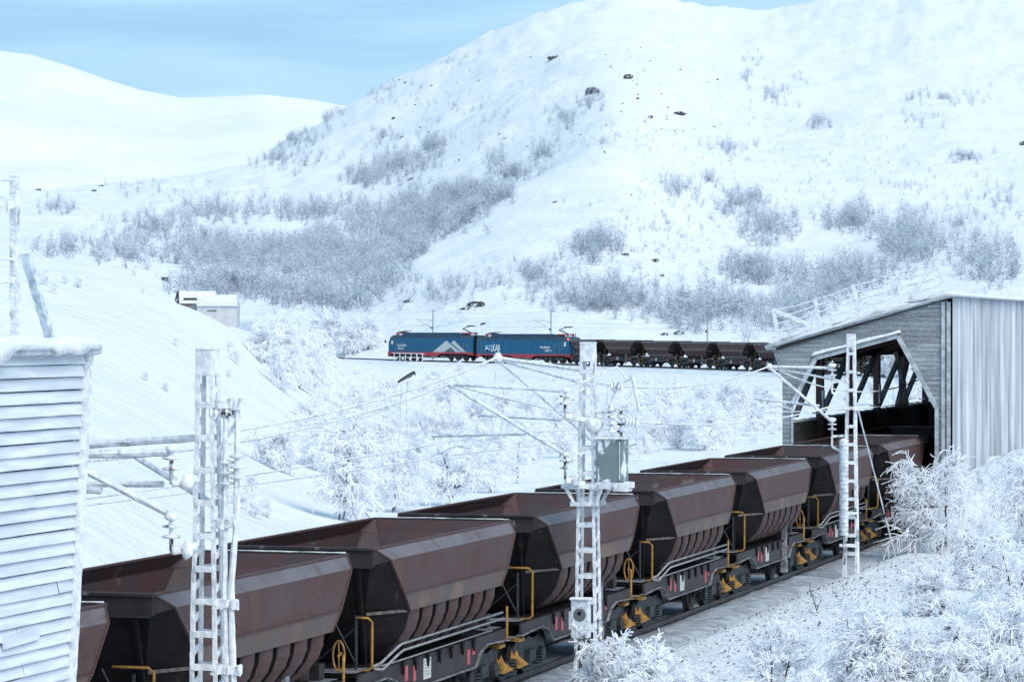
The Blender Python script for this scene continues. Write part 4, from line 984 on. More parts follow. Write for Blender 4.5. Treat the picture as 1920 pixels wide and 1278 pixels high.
b = MB(); b.box(L(sB - .05, uB + .62, zf + 1.125), (.72, .74, .05)); b.build('lid', M['frost'], tb, bevel=.02)
b = MB(); b.box(L(sB - .05, uB + .62, zf + .075), (.64, .66, .05)); b.box(L(sB - .352, uB + .86, zf + .6), (.02, .02, .9)); b.build('base_frame', M['frost_thin'], tb)
for dx in (-.12, .14):
    insul(L(sB + dx, uB + .68 + dx * .6, zf + 1.82), 4, .10).build('bushing', M['insul'], tb, smooth=True)
b = MB(); b.lathe(L(sB - .1, uB + .18, zf + 1.42), [(.13, -.26), (.17, -.2), (.18, .12), (.14, .26)], 14, 'x'); b.build('tank', M['frost'], mB, smooth=True)
# horn gap loop at the right of the mast
rod('connector', [L(sB, uB + .15, 6.36), L(sB, uB + .62, 6.36)], .05, mB)
rod('connector', [L(sB - .1, uB + .62, 6.62), L(sB - .1, uB + .66, 6.18), L(sB - .1, uB + .82, 6.10), L(sB - .1, uB + 1.02, 6.12)], .024, mB, 'frost_thin')
rod('connector', [L(sB - .1, uB + .60, 6.62), L(sB - .1, uB + .75, 7.0), L(sB - .1, uB + 1.12, 7.16)], .032, mB, 'frost_thin')
rod('connector', [L(sB - .1, uB + 1.10, 7.2), L(sB - .1, uB + 1.28, 6.38)], .045, mB)
rod('connector', [L(sB - .1, uB + 1.24, 6.3), L(sB - .1, uB + 1.2, 5.62), L(sB - .05, uB + .85, 5.5)], .02, mB, 'frost_thin')
for c, ax in ((L(sB - .1, uB + .73, 6.95), 'y'), (L(sB - .1, uB + 1.10, 6.12), 'y')):
    b = MB(); b.lathe(c, [(.05, -.16), (.13, -.13), (.05, -.09), (.13, -.05), (.05, -.01), (.13, .03), (.05, .07), (.13, .11), (.04, .16)], 10, ax); b.build('insulator', M['insul'], mB)
rod('conductor', [L(1.9, 2.5, 6.95), L(1.9, 2.9, 7.05), L(2.4, 3.3, 7.3), L(2.6, 3.55, 7.42), L(2.6, 3.8, 7.1)], .022, mB, 'frost')
# box low on the mast
b = MB(); b.box(L(sB - .42, uB - .06, 1.52), (.22, .44, .88)); b.build('junction_box', M['frost_thin'], mB, bevel=.025)
jb = mB.children[-1]
b = MB(); b.box(L(sB - .42, uB - .06, 1.99), (.28, .50, .06)); b.build('lid', M['snow_cap'], jb, bevel=.02)
b = MB(); b.lathe(L(sB - .535, uB - .06, 1.62), [(.155, -.004), (.155, .006), (.03, .012)], 16, 'x'); b.build('dial', M['slab'], jb)
b = MB(); b.lathe(L(sB - .548, uB - .06, 1.66), [(.045, -.01), (.045, .01)], 10, 'x'); b.build('knob', M['black'], jb)

# left mast
sA, uA, zA = -20.6, 2.85, .2
mA = mast(sA, uA, zA, 7.75, .50, .22, .40, .26, 'nearest frosted lattice mast at lower left, twin cable risers on its right side', seed=3, step=.53)
L = Lc(zA, uA, sA)
for (z, k) in ((6.22, 5), (5.12, 6)):
    s, u = -20.95, 2.36
    insul(L(s, u, z + .02), 2, .15).build('insulator', M['insul'], mA, smooth=True)
    blob(L(s, u, z + .14), .11, 30 + k, .6).build('snow_lump', M['snow_cap'], mA, smooth=True)
    b = MB(); b.bar(L(s, u, z - .42), L(s + .2, u + .38, z - .35), .10, .14); b.build('bracket', M['frost'], mA, bevel=.04); blob(L(s + .1, u + .24, z - .40), .12, 60 + k, 1.2).build('snow_lump', M['snow_cap'], mA, smooth=True)
rod('cantilever_tube', [L(-20.95, 2.3, 6.30), L(-21.2, -.2, 6.22)], .075, mA, 'frost', .01)
rod('cantilever_tube', [L(-20.3, 2.7, 6.52), L(-19.9, .1, 6.35)], .065, mA, 'frost', .01)
rod('cantilever_tube', [L(-20.95, 2.3, 5.32), L(-21.1, .6, 6.12)], .06, mA, 'frost', .008)
rod('cantilever_tube', [L(-20.4, 2.75, 5.5), L(-20.2, 1.2, 6.3)], .055, mA, 'frost_thin', .008)
rod('registration_arm', [L(-21.0, 1.15, 5.68), L(-21.0, -.6, 5.66)], .065, mA, 'frost', .01)
rod('registration_arm', [L(-20.2, 1.9, 5.74), L(-20.2, -.4, 5.70)], .05, mA, 'frost', .008)
# risers
zc = 8.27
for k, du in enumerate((.36, .56)):
    top = 6.98 + .12 * k
    pts = [L(sA - .1, uA + du, top), L(sA - .1, uA + du - .02, 5.2), L(sA - .1, uA + .33 + .12 * k, 4.2), L(sA - .1, uA + .38 + .11 * k, 2.4), L(sA - .1, uA + .40 + .12 * k, .3)]
    rod('cable_riser', pts, .05, mA, 'frost', .012)
    insul(L(sA - .1, uA + du, 6.17 + .1 * k), 3, .135).build('insulator', M['frost'], mA, smooth=True)
for z, du0, du1 in ((7.08, .06, .66), (5.15, .12, .52), (3.85, .14, .58), (2.78, .14, .62)):
    b = MB(); b.bar(L(sA - .1, uA + du0, z), L(sA - .1, uA + du1, z), .14, .15, (0, 0, 1), 10, .025); b.build('clamp', M['frost'], mA)
b = MB(); b.lathe(L(sA - .1, uA + .28, 6.94), [(.04, -.22), (.10, -.2), (.05, -.15), (.10, -.11), (.05, -.06), (.10, -.02), (.05, .03), (.10, .07), (.05, .12), (.10, .16), (.04, .2)], 10, 'y'); b.build('insulator', M['insul'], mA)
rod('strut', [L(sA - .1, uA + .1, 6.1), L(sA - .1, uA + .6, 6.9)], .03, mA, 'frost_thin'); rod('strut', [L(sA - .1, uA + .1, 5.65), L(sA - .1, uA + .4, 5.5)], .028, mA, 'frost')

# right mast
sC, uC, zC = 36.35, 2.85, .15
mC = mast(sC, uC, zC, 7.95, .44, .20, .36, .22, 'slim frosted lattice mast near the right shed with tension weights and a slanting guy wire', seed=4, step=.62, foot=2.2)
L = Lc(zC, uC, sC)
for (z, k) in ((6.95, 7), (5.1, 8)):
    s, u = sC - .2, uC - .62
    insul(L(s, u, z), 2, .16).build('insulator', M['frost'], mC, smooth=True); blob(L(s, u, z + .12), .15, 50 + k, .6).build('snow_lump', M['snow_cap'], mC, smooth=True)
    b = MB(); b.bar(L(s, u, z - .45), L(sC, uC - .1, z - .42), .06, .08); b.bar(L(s, u, z - .45), L(s, u, z - .8), .06, .07); b.bar(L(s, u, z - .8), L(sC, uC - .1, z - 1.1), .06, .08); b.build('bracket', M['frost'], mC)
rod('cantilever_tube', [L(sC - .2, uC - .62, 6.98), L(sC, 0, 7.02)], .05, mC); rod('cantilever_tube', [L(sC + .2, uC - .2, 6.5), L(sC, 0, 7.0)], .035, mC)
rod('cantilever_tube', [L(sC - .2, uC - .62, 5.15), L(sC, 0.05, 6.95)], .05, mC); rod('registration_arm', [L(sC, 1.75, 5.68), L(sC, -.55, 5.92)], .045, mC, 'frost_thin'); rod('registration_arm', [L(sC, .8, 5.55), L(sC, .3, 5.68), L(sC, -.3, 5.6)], .03, mC, 'frost_thin')
blob(L(sC, 0, 7.02), .11, 9, 1).build('clamp', M['frost'], mC, smooth=True)
b = MB(); prof = []
for i in range(22): z = i * .145; prof += [(.155, z), (.155, z + .115), (.13, z + .12), (.13, z + .14)]
b.lathe(L(sC - .42, uC - .17, 1.3), prof, 14); b.build('tension_weight', M['frost_thin'], mC); snow = blob(L(sC - .42, uC - .17, 4.5), .17, 77, .5).build('snow_lump', M['snow_cap'], mC, smooth=True)
b = MB()
for z in (5.62, 2.05, .95):
    b = MB(); b.bar(L(sC - .44, uC - .32, z), L(sC - .3, uC + .3, z), .12, .10, (0, 0, 1), 6, .012); b.build('clamp', M['frost'], mC)
rod('guy_wire', [L(sC, uC + .12, 6.0), L(sC + 5.5, uC + .6, .12)], .028, mC, 'frost_thin'); b = MB(); b.tube([L(sC + 3.6, uC + .43, 2.2), L(sC + 4.05, uC + .47, 1.7)], .05, 8); b.build('turnbuckle', M['dark'], mC)

# overhead wires of the near track
def wire(name, pts, r, label, m='frost', droppers=()):
    root_pts = [tr(*p) for p in pts]; Q = []
    for i, (a, c) in enumerate(zip(pts[:-1], pts[1:])):
        n = max(4, int(abs(c[0] - a[0]) / .8)); sag = 0.0007 * (c[0] - a[0]) ** 2 if name == 'messenger_wire' else .0001 * (c[0] - a[0]) ** 2
        for k in range(n):
            t = k / n; p = tr(a[0] + (c[0] - a[0]) * t, a[1] + (c[1] - a[1]) * t, a[2] + (c[2] - a[2]) * t - 4 * sag * t * (1 - t)); Q.append(p)
    Q.append(root_pts[-1]); b = MB(); b.tube(Q, r, 7, jit=r * .18)
    o = b.build(name, M[m]); tag(o, label, 'overhead wire', 'overhead wires of the near track')
    for (s, u0, z0, u1, z1) in droppers:
        b = MB(); b.tube([tr(s, u0, z0), tr(s, u1, z1)], .016, 6, jit=.003); b.build('dropper', M['frost'], o)
    return o
wire('messenger_wire', [(-40, .1, 5.9), (-20, .15, 6.30), (3.8, .25, 7.62), (36.4, 0, 7.04), (70, 0, 6.2)], .026, 'upper frosted messenger wire rising to the apex of the taller cantilever on the middle mast', droppers=[(-3.2, .2, 7.10, .15, 5.62), (3.7, .25, 7.6, .15, 5.75), (14.5, .15, 6.98, .05, 5.52), (26.5, .08, 6.92, .05, 5.5), (33, .03, 6.95, 0, 5.5)])
wire('messenger_wire', [(-40, -.2, 5.75), (-20.3, -.2, 6.05), (1.8, -.3, 7.02), (36.2, 2.45, 5.75)], .023, 'lower frosted messenger wire held by the shorter cantilever and ending at the right mast', droppers=[(-1.5, -.28, 6.87, -.2, 5.56), (1.8, -.3, 6.98, -.3, 5.6), (5.2, -.02, 6.85, -.1, 5.75)])
wire('contact_wire', [(-40, .1, 5.2), (-20, .1, 5.42), (3.8, .15, 5.78), (36.4, 0, 5.45), (70, 0, 5.1)], .018, 'frosted contact wire of the pair, the upper one left of the middle mast')
wire('contact_wire', [(-40, -.15, 5.05), (-20.3, -.2, 5.28), (1.8, -.3, 5.32), (36.3, .6, 5.75)], .013, 'thin contact wire of the pair, the lower one left of the middle mast')

# ------------------------------------------------------------------ far catenary
def farpos(px, off=3.3):
    D = np.interp(px, FTpx, [p[1] for p in FT]); i = int(np.clip(np.searchsorted(FTpx, px) - 1, 0, len(FT) - 2))
    a, c = Vector(FT[i][:2]), Vector(FT[i + 1][:2]); d = (c - a).normalized(); nn = Vector((-d.y, d.x))
    if nn.y < 0: nn = -nn
    z = np.interp(px, FTpx, [p[2] for p in FT]); p = Vector(((px - 960) / F * D, D)) + nn * off
    return Vector((p.x, p.y, z)), d, nn
fm = []
for px, lab in ((784, 'thin far mast behind the first locomotive with a slanting arm to the left'), (1006, 'thin far mast standing behind the second locomotive'), (1292, 'thin far mast behind the ore wagons on the embankment')):
    p, d, nn = farpos(px); z0 = zg(p.x, p.y)
    root = empty('catenary_mast', (p.x, p.y, z0), math.atan2(d.y, d.x), lab, 'catenary mast', 'far masts along the embankment')
    H = p.z + 8.35 - z0
    b = MB()
    for e in (-1, 1): b.bar((e * .15, 0, -.3), (e * .09, 0, H), .06, .09)
    for k in range(9): b.bar((-.16, 0, .4 + k * H / 9.5), (.16, 0, .4 + k * H / 9.5), .05, .07)
    b.build('pole', M['post'], root)
    b = MB(); b.bar((-.5, 0, H), (.5, 0, H), .12, .12); b.build('crossarm', M['post'], root)
    b = MB(); yv = -1 if (Vector((0, 1, 0)).y and True) else 1
    sgn = 1 if (Matrix.Rotation(math.atan2(d.y, d.x), 3, 'Z') @ Vector((0, 1, 0))).dot(Vector((nn.x, nn.y, 0))) < 0 else -1
    zt_ = p.z + 6.9 - z0
    b.tube([(0, sgn * .1, zt_ - 1.5), (-.6, sgn * 3.2, zt_)], .05, 6); b.tube([(0, sgn * .1, zt_ - .3), (-.6, sgn * 3.2, zt_)], .04, 6); b.tube([(-.2, sgn * 1.0, zt_ - 1.0), (-.6, sgn * 3.4, zt_ - 1.2)], .04, 6)
    b.build('cantilever', M['post'], root)
    b = MB(); b.box((0, sgn * .25, zt_ - 1.5), (.2, .2, .3)); b.build('insulator', M['dark'], root); fm.append((p, H + z0))
def far_wire(zoff, off, r, label, sag):
    stops = [600, 784, 1006, 1292, 1560, 1750]; Q = []
    for a, c in zip(stops[:-1], stops[1:]):
        for k in range(12):
            t = k / 12; p, d, nn = farpos(a + (c - a) * t, off); Q.append(Vector((p.x, p.y, p.z + zoff - 4 * sag * t * (1 - t))))
    b = MB(); b.tube(Q, r, 5); tag(b.build('overhead_wire', M['frost_thin']), label, 'overhead wire', 'overhead wires of the far track')
far_wire(8.35, 3.3, .026, 'topmost sagging wire strung between the far mast tops', .5)
far_wire(6.9, 0, .024, 'far messenger wire sagging above the locomotive roofs', .5)
far_wire(5.75, 0, .022, 'far contact wire just above the raised pantographs', .02)

# white bridge railing in front of the first locomotive, marker post, signal
pts = []
root = None
for i in range(6):
    px = 768 + i * 10.6; p, d, nn = farpos(px, -3.4); zgp = p.z - .35
    if root is None: root = empty('railing', (p.x, p.y, zgp), 0, 'white two-rail railing beside the far track in front of the first locomotive', 'railing'); base = Vector((p.x, p.y, zgp))
    q = Vector((p.x, p.y, zgp)) - base; pts.append(q)
    b = MB(); b.box((q.x, q.y, q.z + .7), (.13, .13, 1.7)); b.build('railing_post', M['white_paint'], root)
for h in (.85, 1.5):
    b = MB(); b.bar(pts[0] + Vector((-.3, .1, h)), pts[-1] + Vector((.3, -.1, h)), .10, .13); b.build('rail', M['white_paint'], root)
p, d, nn = farpos(688, -4.0); z0 = zg(p.x, p.y)
root = empty('marker_post', (p.x, p.y, z0), 0, 'slim dark marker post with frosted foot left of the locomotives', 'marker post')
b = MB(); b.box((0, 0, (CZ - (650 - HZ) * p.y / F - z0) / 2), (.08, .08, (CZ - (648 - HZ) * p.y / F - z0))); b.build('pole', M['frost'], root)
b = MB(); b.box((0, -.06, CZ - (655 - HZ) * p.y / F - z0), (.34, .06, 1.7)); b.build('board', M['post'], root)
q = hit(551, 640, 300)
root = empty('signal_post', q, 0, 'small dark signal box on a pole among the white trees right of the house', 'signal')
b = MB(); b.box((0, 0, 1.2), (.15, .15, 2.6)); b.build('pole', M['frost'], root); b = MB(); b.box((.2, -.1, 2.2), (.7, .3, 1.2)); b.build('box', M['dark'], root, bevel=.03)

# curved grey slab jutting out of the valley snow
q = at(762, 707, 300)
b = MB(); top = []; n = 22
for i in range(n + 1):
    t = i / n; x = -16.5 + 33 * t; y1 = 9.5 - 22 * t ** .82 + (7 * max(0, t - .93) / .07 * .9 if t > .93 else 0); th = 1.2 + 8.5 * math.sin(math.pi * min(t * .96, 1)) ** .8
    if t > .9: th = max(5, th * .9)
    top.append((x, y1, th))
up_ = [(x * .0526, 0, -y * .0526) for x, y, th in top]; lo_ = [(x * .0526, 0, -(y + th) * .0526) for x, y, th in reversed(top)]
b.prism(up_ + lo_, (0, .7, 0), 0)
b.tube([(x, -.03, z) for x, y, z in up_], .065, 6, 1); b.tube([(x, .72, z) for x, y, z in up_], .05, 6, 1)
o = b.build('sheet_metal_slab', [M['slab'], M['black']]); o.location = q
tag(o, 'dark grey curved sheet, pointed at its left end, jutting from the valley snow below the first locomotive', 'metal sheet')
snow_ridge('snow_lump', [q + Vector((-.75, -.1, -.72)), q + Vector((.0, -.15, -.45)), q + Vector((.8, -.15, -.12))], .8, .22, None, 24, 3)
o2 = col.objects[-1]; o2.parent = o; o2.matrix_parent_inverse = Matrix.Translation(-q)
b = MB(); zb = zg(q.x, q.y); b.bar((0.1, .35, -.3), (0.1, .35, zb - q.z - .3), .16, .16); b.build('stand', M['frost'], o)

# ------------------------------------------------------------------ house behind the left slope
D = 512.0; sc_ = D / F
def hp(px, py, dy=0): p = at(px, py, D); return Vector((p.x, dy, p.z))
root = empty('house', (0, D, 0), 0, 'pale grey house half buried behind the smooth left slope, snow on its gabled roof', 'house')
b = MB(); b.prism([hp(330, 612), hp(404, 612), hp(404, 561), hp(330, 561)], (0, 7, 0)); b.build('wall', M['house'], root)
b = MB(); b.prism([hp(334, 566, -.2), hp(323, 566, 5.6), hp(329, 547, 3)], (.3, 0, 0)); b.prism([hp(331, 569, -.06), hp(331, 585, -.06), hp(369, 585, -.06), hp(369, 569, -.06)], (0, .04, 0)); b.build('gable', M['house_mid'], root)
b = MB(); b.bar(hp(334.5, 566.5, -.5), hp(330, 546.5, 3), .4, .22); b.bar(hp(330, 546.5, 3), hp(322, 563, 6.5), .4, .22); b.build('bargeboard', M['house_dark'], root)
b = MB(); v = [hp(337, 565, -.5), hp(405, 565, -.5), hp(401, 545, 3), hp(332, 545, 3), hp(405, 560, 6.5), hp(326, 560, 6.5)]
b.add(v + [p + Vector((0, 0, -.35)) for p in v], [(0, 1, 2, 3), (3, 2, 4, 5), (0, 1, 7, 6), (1, 2, 8, 7), (2, 4, 10, 8), (3, 0, 6, 9), (5, 3, 9, 11)]); b.build('roof_snow', M['snow_cap'], root)
b = MB(); b.box(hp(357, 560.5, -.12), (2.3, .06, .42)); b.build('window', M['house_dark'], root)
b = MB(); b.box(hp(350, 570.5, -.12), (1.7, .06, .5)); b.build('door', mat('red_brown_boards', (.22, .13, .13), rough=.8), root)
b = MB(); b.prism([hp(372, 612, -2.5), hp(446.5, 612, -2.5), hp(446.5, 567, -2.5), hp(372, 567, -2.5)], (0, 6, 0)); b.build('wall', M['house'], root)
b = MB(); v = [hp(371, 569, -2.9), hp(447.5, 569, -2.9), hp(441, 552, 1.5), hp(404, 553, 1.5), hp(396, 563, -1)]
b.prism([hp(372, 569.5, -2.9), hp(448, 569.5, -2.9), hp(441, 552, 1.5), hp(400, 552.5, 1.5)], (0, .1, -.4)); b.build('roof_snow', M['snow_cap'], root)
b = MB(); b.box(hp(400, 582.5, -2.56), (1.6, .06, .14)); b.build('window', M['house_dark'], root)
q = hit(309, 527, 420)
root = empty('hut', q, 0, 'tiny snow-covered hut at the wood edge above the house', 'hut')
b = MB(); b.box((0, 0, .4), (1.6, 1.6, 1.0)); b.build('wall', M['house_dark'], root); b = MB(); b.lathe((0, 0, .9), [(1.2, 0), (1.15, .3), (.7, .6), (.1, .7)], 10); b.build('roof_snow', M['snow_cap'], root, smooth=True)

# ------------------------------------------------------------------ trees
def grow_tree(seed, h, stems, lean, spread, droop, dens, rt, sides=3, maxlev=3, twig=.09, side_bias=None, up=1.0, barklev=1):
    rg = random.Random(seed); T = MB(); C = MB()
    def g(): return rg.gauss(0, 1)
    def grow(p, d, ln, r, lev):
        ns = (7, 5, 4, 3)[lev]; pts = [p.copy()]; rs = [r]; st = ln / ns
        for i in range(ns):
            wob = (.10, .20, .26, .36)[lev]
            d = (d + Vector((g() * wob, g() * wob, g() * wob * .6 + (0.06 * up if lev == 0 else -droop * (.10, .10, .20, .26)[lev])))).normalized()
            p = p + d * st; pts.append(p.copy()); rs.append(r * (1 - .72 * (i + 1) / ns) if lev < 3 else r * (1 - .25 * (i + 1) / ns))
            if lev < maxlev:
                if lev == 0 and i < 1: continue
                nk = dens[lev]; nk = int(nk) + (rg.random() < nk % 1)
                for _ in range(nk):
                    ax = d.cross(Vector((g(), g(), g()))).normalized()
                    if side_bias and lev == 0: ax = (ax + Vector(side_bias) * .7).normalized()
                    an = (rg.uniform(.5, 1.15) if lev == 0 else rg.uniform(.35, .85)) * spread
                    nd = (d * math.cos(an) + ax * math.sin(an)).normalized()
                    if lev == 0 and nd.z < -.1: nd.z *= -.5
                    l2 = ln * (.52, .55, .55)[lev] * rg.uniform(.6, 1.2) * ((1 - .45 * i / ns) if lev == 0 else 1)
                    if lev == 2: l2 = max(l2, twig * h * .8, .0) * rg.uniform(.8, 1.3)
                    grow(p + (pts[-2] - p) * rg.random(), nd, l2, max(rs[-1] * .62, rt), lev + 1)
        (T if lev < barklev else C).tube(pts, rs, 6 if lev == 0 else (4 if lev == 1 else sides), cap=(lev == 0), jit=(rt * .3 if lev > 1 else 0), rng=rg)
    for k in range(stems):
        a = rg.uniform(0, 6.28); l = rg.uniform(.0, .3) if stems > 1 else .04
        d = Vector((math.cos(a) * l + lean[0], math.sin(a) * l + lean[1], 1)).normalized()
        grow(Vector((rg.uniform(-.2, .2), rg.uniform(-.2, .2), -.15)) * (1 if stems > 1 else .2), d, h * rg.uniform(.75, 1.0) * .95, max(.018 * h * (1 if stems < 3 else .7), rt * 1.6), 0)
    return T, C
def put_tree(name, T, C, loc, rz, sc, label, cat, group=None, mats=('bark', 'twig')):
    root = empty(name, loc, rz, label, cat, group); root.scale = (sc, sc, sc)
    for nm, me in (('trunk', T), ('crown', C)):
        o = bpy.data.objects.new(nm, me); col.objects.link(o); o.parent = root
    return root
def bake(TC, m1, m2):
    return TC[0].mesh('trunk', M[m1], True, False), TC[1].mesh('crown', M[m2], False, False)

# foreground frosted birches and shrubs (each its own mesh)
NEARTREES = [
 ('birch', 1765, 1046, 4.3, dict(stems=3, lean=(-.10, 0), spread=1.05, droop=.7, dens=(1.9, 1.65, 1.6), twig=.13, rt=.019, side_bias=(-.8, 0, 0)), 'frosted birch reaching left in front of the shed mouth'),
 ('birch', 1925, 1035, 3.4, dict(stems=3, lean=(.05, 0), spread=1.05, droop=.8, dens=(1.9, 1.65, 1.6), twig=.13, rt=.017), 'big frosted birch at the right edge before the snow mound'),
 ('birch', 1835, 1115, 2.3, dict(stems=3, lean=(0, 0), spread=1.2, droop=.9, dens=(1.9, 1.65, 1.6), twig=.13, rt=.016), 'frosted birch with dark bare stems under the snow mound'),
 ('birch', 1900, 1165, 2.9, dict(stems=3, lean=(0, 0), spread=1.2, droop=.9, dens=(1.9, 1.65, 1.6), twig=.13, rt=.015), 'drooping frosted birch at the right edge below the big birch'),
 ('birch', 1740, 1165, 1.9, dict(stems=3, lean=(-.2, 0), spread=1.2, droop=.8, dens=(2.2, 1.7, 1.75), twig=.13, rt=.012), 'low tangled frosted birch between the gravel and the right trees'),
 ('shrub', 1130, 1335, 1.85, dict(stems=5, lean=(.12, 0), spread=1.2, droop=.55, dens=(1.5, 1.5, 1.6), twig=.13, rt=.021), 'thickly rimed shrub at the foot of the middle mast'),
 ('shrub', 1222, 1338, 1.6, dict(stems=5, lean=(.1, 0), spread=1.15, droop=.4, dens=(1.7, 1.5, 1.6), twig=.13, rt=.016), 'white rimed shrub at the bottom edge right of the middle mast foot'),
 ('shrub', 1172, 1350, 1.7, dict(stems=4, lean=(.2, 0), spread=1.2, droop=.5, dens=(1.7, 1.6, 1.5), twig=.13, rt=.020), 'arching rimed shrub between the mast-foot shrub and the next shrub on its right'),
 ('shrub', 1305, 1345, 1.1, dict(stems=3, lean=(0, 0), spread=1.0, droop=.3, dens=(1.4, 1.6, 1.5), rt=.015), 'small rimed sprig at the bottom edge left of the tall lone shrub'),
 ('shrub', 1440, 1322, 1.95, dict(stems=2, lean=(0, 0), spread=1.05, droop=.15, dens=(1.4, 1.5, 1.6), twig=.13, rt=.019), 'lone rimed shrub standing up on the gravel edge, bottom centre right'),
 ('shrub', 1520, 1345, 1.2, dict(stems=3, lean=(-.1, 0), spread=1.2, droop=.5, dens=(1.7, 1.5, 1.7), twig=.13, rt=.012), 'low arching rimed shrub right of the lone standing shrub'),
 ('shrub', 1600, 1330, 2.2, dict(stems=4, lean=(0, 0), spread=1.0, droop=.5, dens=(1.8, 1.6, 1.75), twig=.13, rt=.014), 'tall rimed shrub at the bottom beside the bare dark twig'),
 ('shrub', 1690, 1325, 1.9, dict(stems=4, lean=(0, 0), spread=1.15, droop=.6, dens=(2.0, 1.65, 1.75), twig=.13, rt=.012), 'dense rimed shrub third from the right along the bottom edge'),
 ('shrub', 1775, 1318, 2.1, dict(stems=4, lean=(.05, 0), spread=1.15, droop=.7, dens=(2.1, 1.7, 1.75), twig=.13, rt=.012), 'dense rimed shrub second from the right along the bottom edge'),
 ('shrub', 1875, 1312, 2.5, dict(stems=4, lean=(0, 0), spread=1.15, droop=.8, dens=(2.2, 1.75, 1.75), twig=.13, rt=.012), 'large drooping rimed shrub in the bottom right corner'),
 ('shrub', 1382, 1352, .9, dict(stems=3, lean=(.1, 0), spread=1.2, droop=.3, dens=(1.4, 1.5, 1.5), rt=.011), 'tiny rimed sprig at the bottom edge just left of the lone shrub'),
 ('shrub', 870, 1330, .72, dict(stems=2, lean=(0, 0), spread=1.0, droop=.2, dens=(1.2, 1.5, 1.5), rt=.015), 'small rimed twig tip peeking up at the bottom under the wagons'),
]
for k, (nm, px, py, h, kw, lab) in enumerate(NEARTREES):
    D = (CZ - .3) * F / (py - HZ); q = hit(px, py, 40) or at(px, py, D)
    if q.y > D * 1.4: q = at(px, py, D)
    q.z = zg(q.x, q.y)
    T, C = bake(grow_tree(100 + k, h, sides=4, barklev=2, **kw), 'bark_dark', 'twig_near')
    put_tree('frosted_' + nm, T, C, q, 0, 1, lab, nm, 'frosted bushes in the foreground')
q = hit(1545, 1168, 50); T, C = bake(grow_tree(501, 1.05, 1, (-.5, 0), .9, .1, (1.0, .8, 0), .010, 4, 2), 'wood', 'wood')
put_tree('bare_twig', T, C, q, 0, 1, 'bare dark twig sticking out of the snowy gravel', 'twig')

# valley birches: a few templates, copied
VT = [bake(grow_tree(200 + i, 5.0, (3, 2, 4, 1, 3, 2, 3, 2)[i], (0.03 * (i - 3), 0), 1.0 + .05 * (i % 3), .8 + .15 * (i % 3), (2.2, 1.8, 1.8), .030 + .004 * (i % 3), 3, barklev=2), 'bark', 'twig') for i in range(8)]
VALLEY = [ # cx, cy, rx, ry, n, hmin, hmax, label
 (640, 975, 0, 0, 1, 5.4, 5.4, 'tall frosted birch with a dark trunk behind the rim of the wagon with air pipes'),
 (850, 948, 0, 0, 1, 4.6, 4.6, 'frosted birch with a dark stem left of the middle mast, just above the wagon rims'),
 (735, 960, 0, 0, 1, 3.9, 3.9, 'squat frosted birch between the two dark-stemmed birches'),
 (592, 748, 0, 0, 1, 6.4, 6.4, 'large drooping frosted birch at the foot of the smooth left slope'),
 (540, 725, 0, 0, 1, 5.6, 5.6, 'frosted birch on the slope edge left of the large drooping birch'),
 (500, 690, 0, 0, 1, 5.2, 5.2, 'frosted birch highest on the slope edge beside the house'),
 (865, 712, 0, 0, 1, 2.6, 2.6, 'round white bush below the rear of the first locomotive'),
 (515, 880, 0, 0, 1, 3.0, 3.0, 'leaning frosted shrub right of the left mast'),
 (480, 960, 45, 40, 5, .8, 1.4, 'low frosted shrub on the snow between the left mast and the dark-stemmed birch'),
 (560, 690, 70, 50, 12, 4.0, 6.0, 'white birch in the cluster between the left slope and the marker post'),
 (620, 650, 80, 22, 14, 4.0, 7.0, 'white birch crowding the end of the far track bed left of the locomotives'),
 (640, 840, 90, 50, 14, 2.5, 4.2, 'frosted birch in the valley below the marker post'),
 (790, 800, 130, 55, 26, 3.0, 4.6, 'frosted birch in the valley thicket under the first locomotive'),
 (960, 830, 120, 60, 26, 2.8, 4.4, 'frosted birch in the valley thicket behind the middle mast cantilevers'),
 (900, 905, 90, 25, 9, 2.5, 3.6, 'frosted birch close behind the wagon rims left of the middle mast'),
 (1290, 800, 160, 50, 34, 2.5, 4.2, 'frosted birch in the thicket between the middle mast and the shed'),
 (1230, 850, 60, 20, 6, 1.8, 2.6, 'low frosted bush behind the wagons right of the middle mast'),
 (1440, 790, 35, 35, 8, 2.2, 3.6, 'frosted birch beside the outer left corner of the right shed'),
 (1680, 745, 60, 30, 6, 2.5, 4.0, 'frosted birch glimpsed through the open side of the right shed'),
 (90, 540, 60, 16, 6, 1.0, 2.0, 'low frosted shrub on the crest of the left slope'),
 (330, 680, 120, 60, 7, .7, 1.4, 'tiny rimed sprig poking from the smooth left slope'),
]
rg = random.Random(55)
for (cx, cy, rx, ry, n, h0, h1, lab) in VALLEY:
    for _ in range(n):
        a, r_ = rg.uniform(0, 6.28), math.sqrt(rg.random()); q = hit(cx + rx * r_ * math.cos(a), cy + ry * r_ * math.sin(a), 75)
        if q is None: continue
        s_, u_ = su(q.x, q.y)
        if abs(u_) < 5.0: continue
        h = rg.uniform(h0, h1); T, C = VT[rg.randrange(8)]; sc_ = h / 4.6
        put_tree('frosted_birch', T, C, q, rg.uniform(0, 6.28), sc_, lab, 'birch', lab if n > 1 else 'frosted birches of the valley')

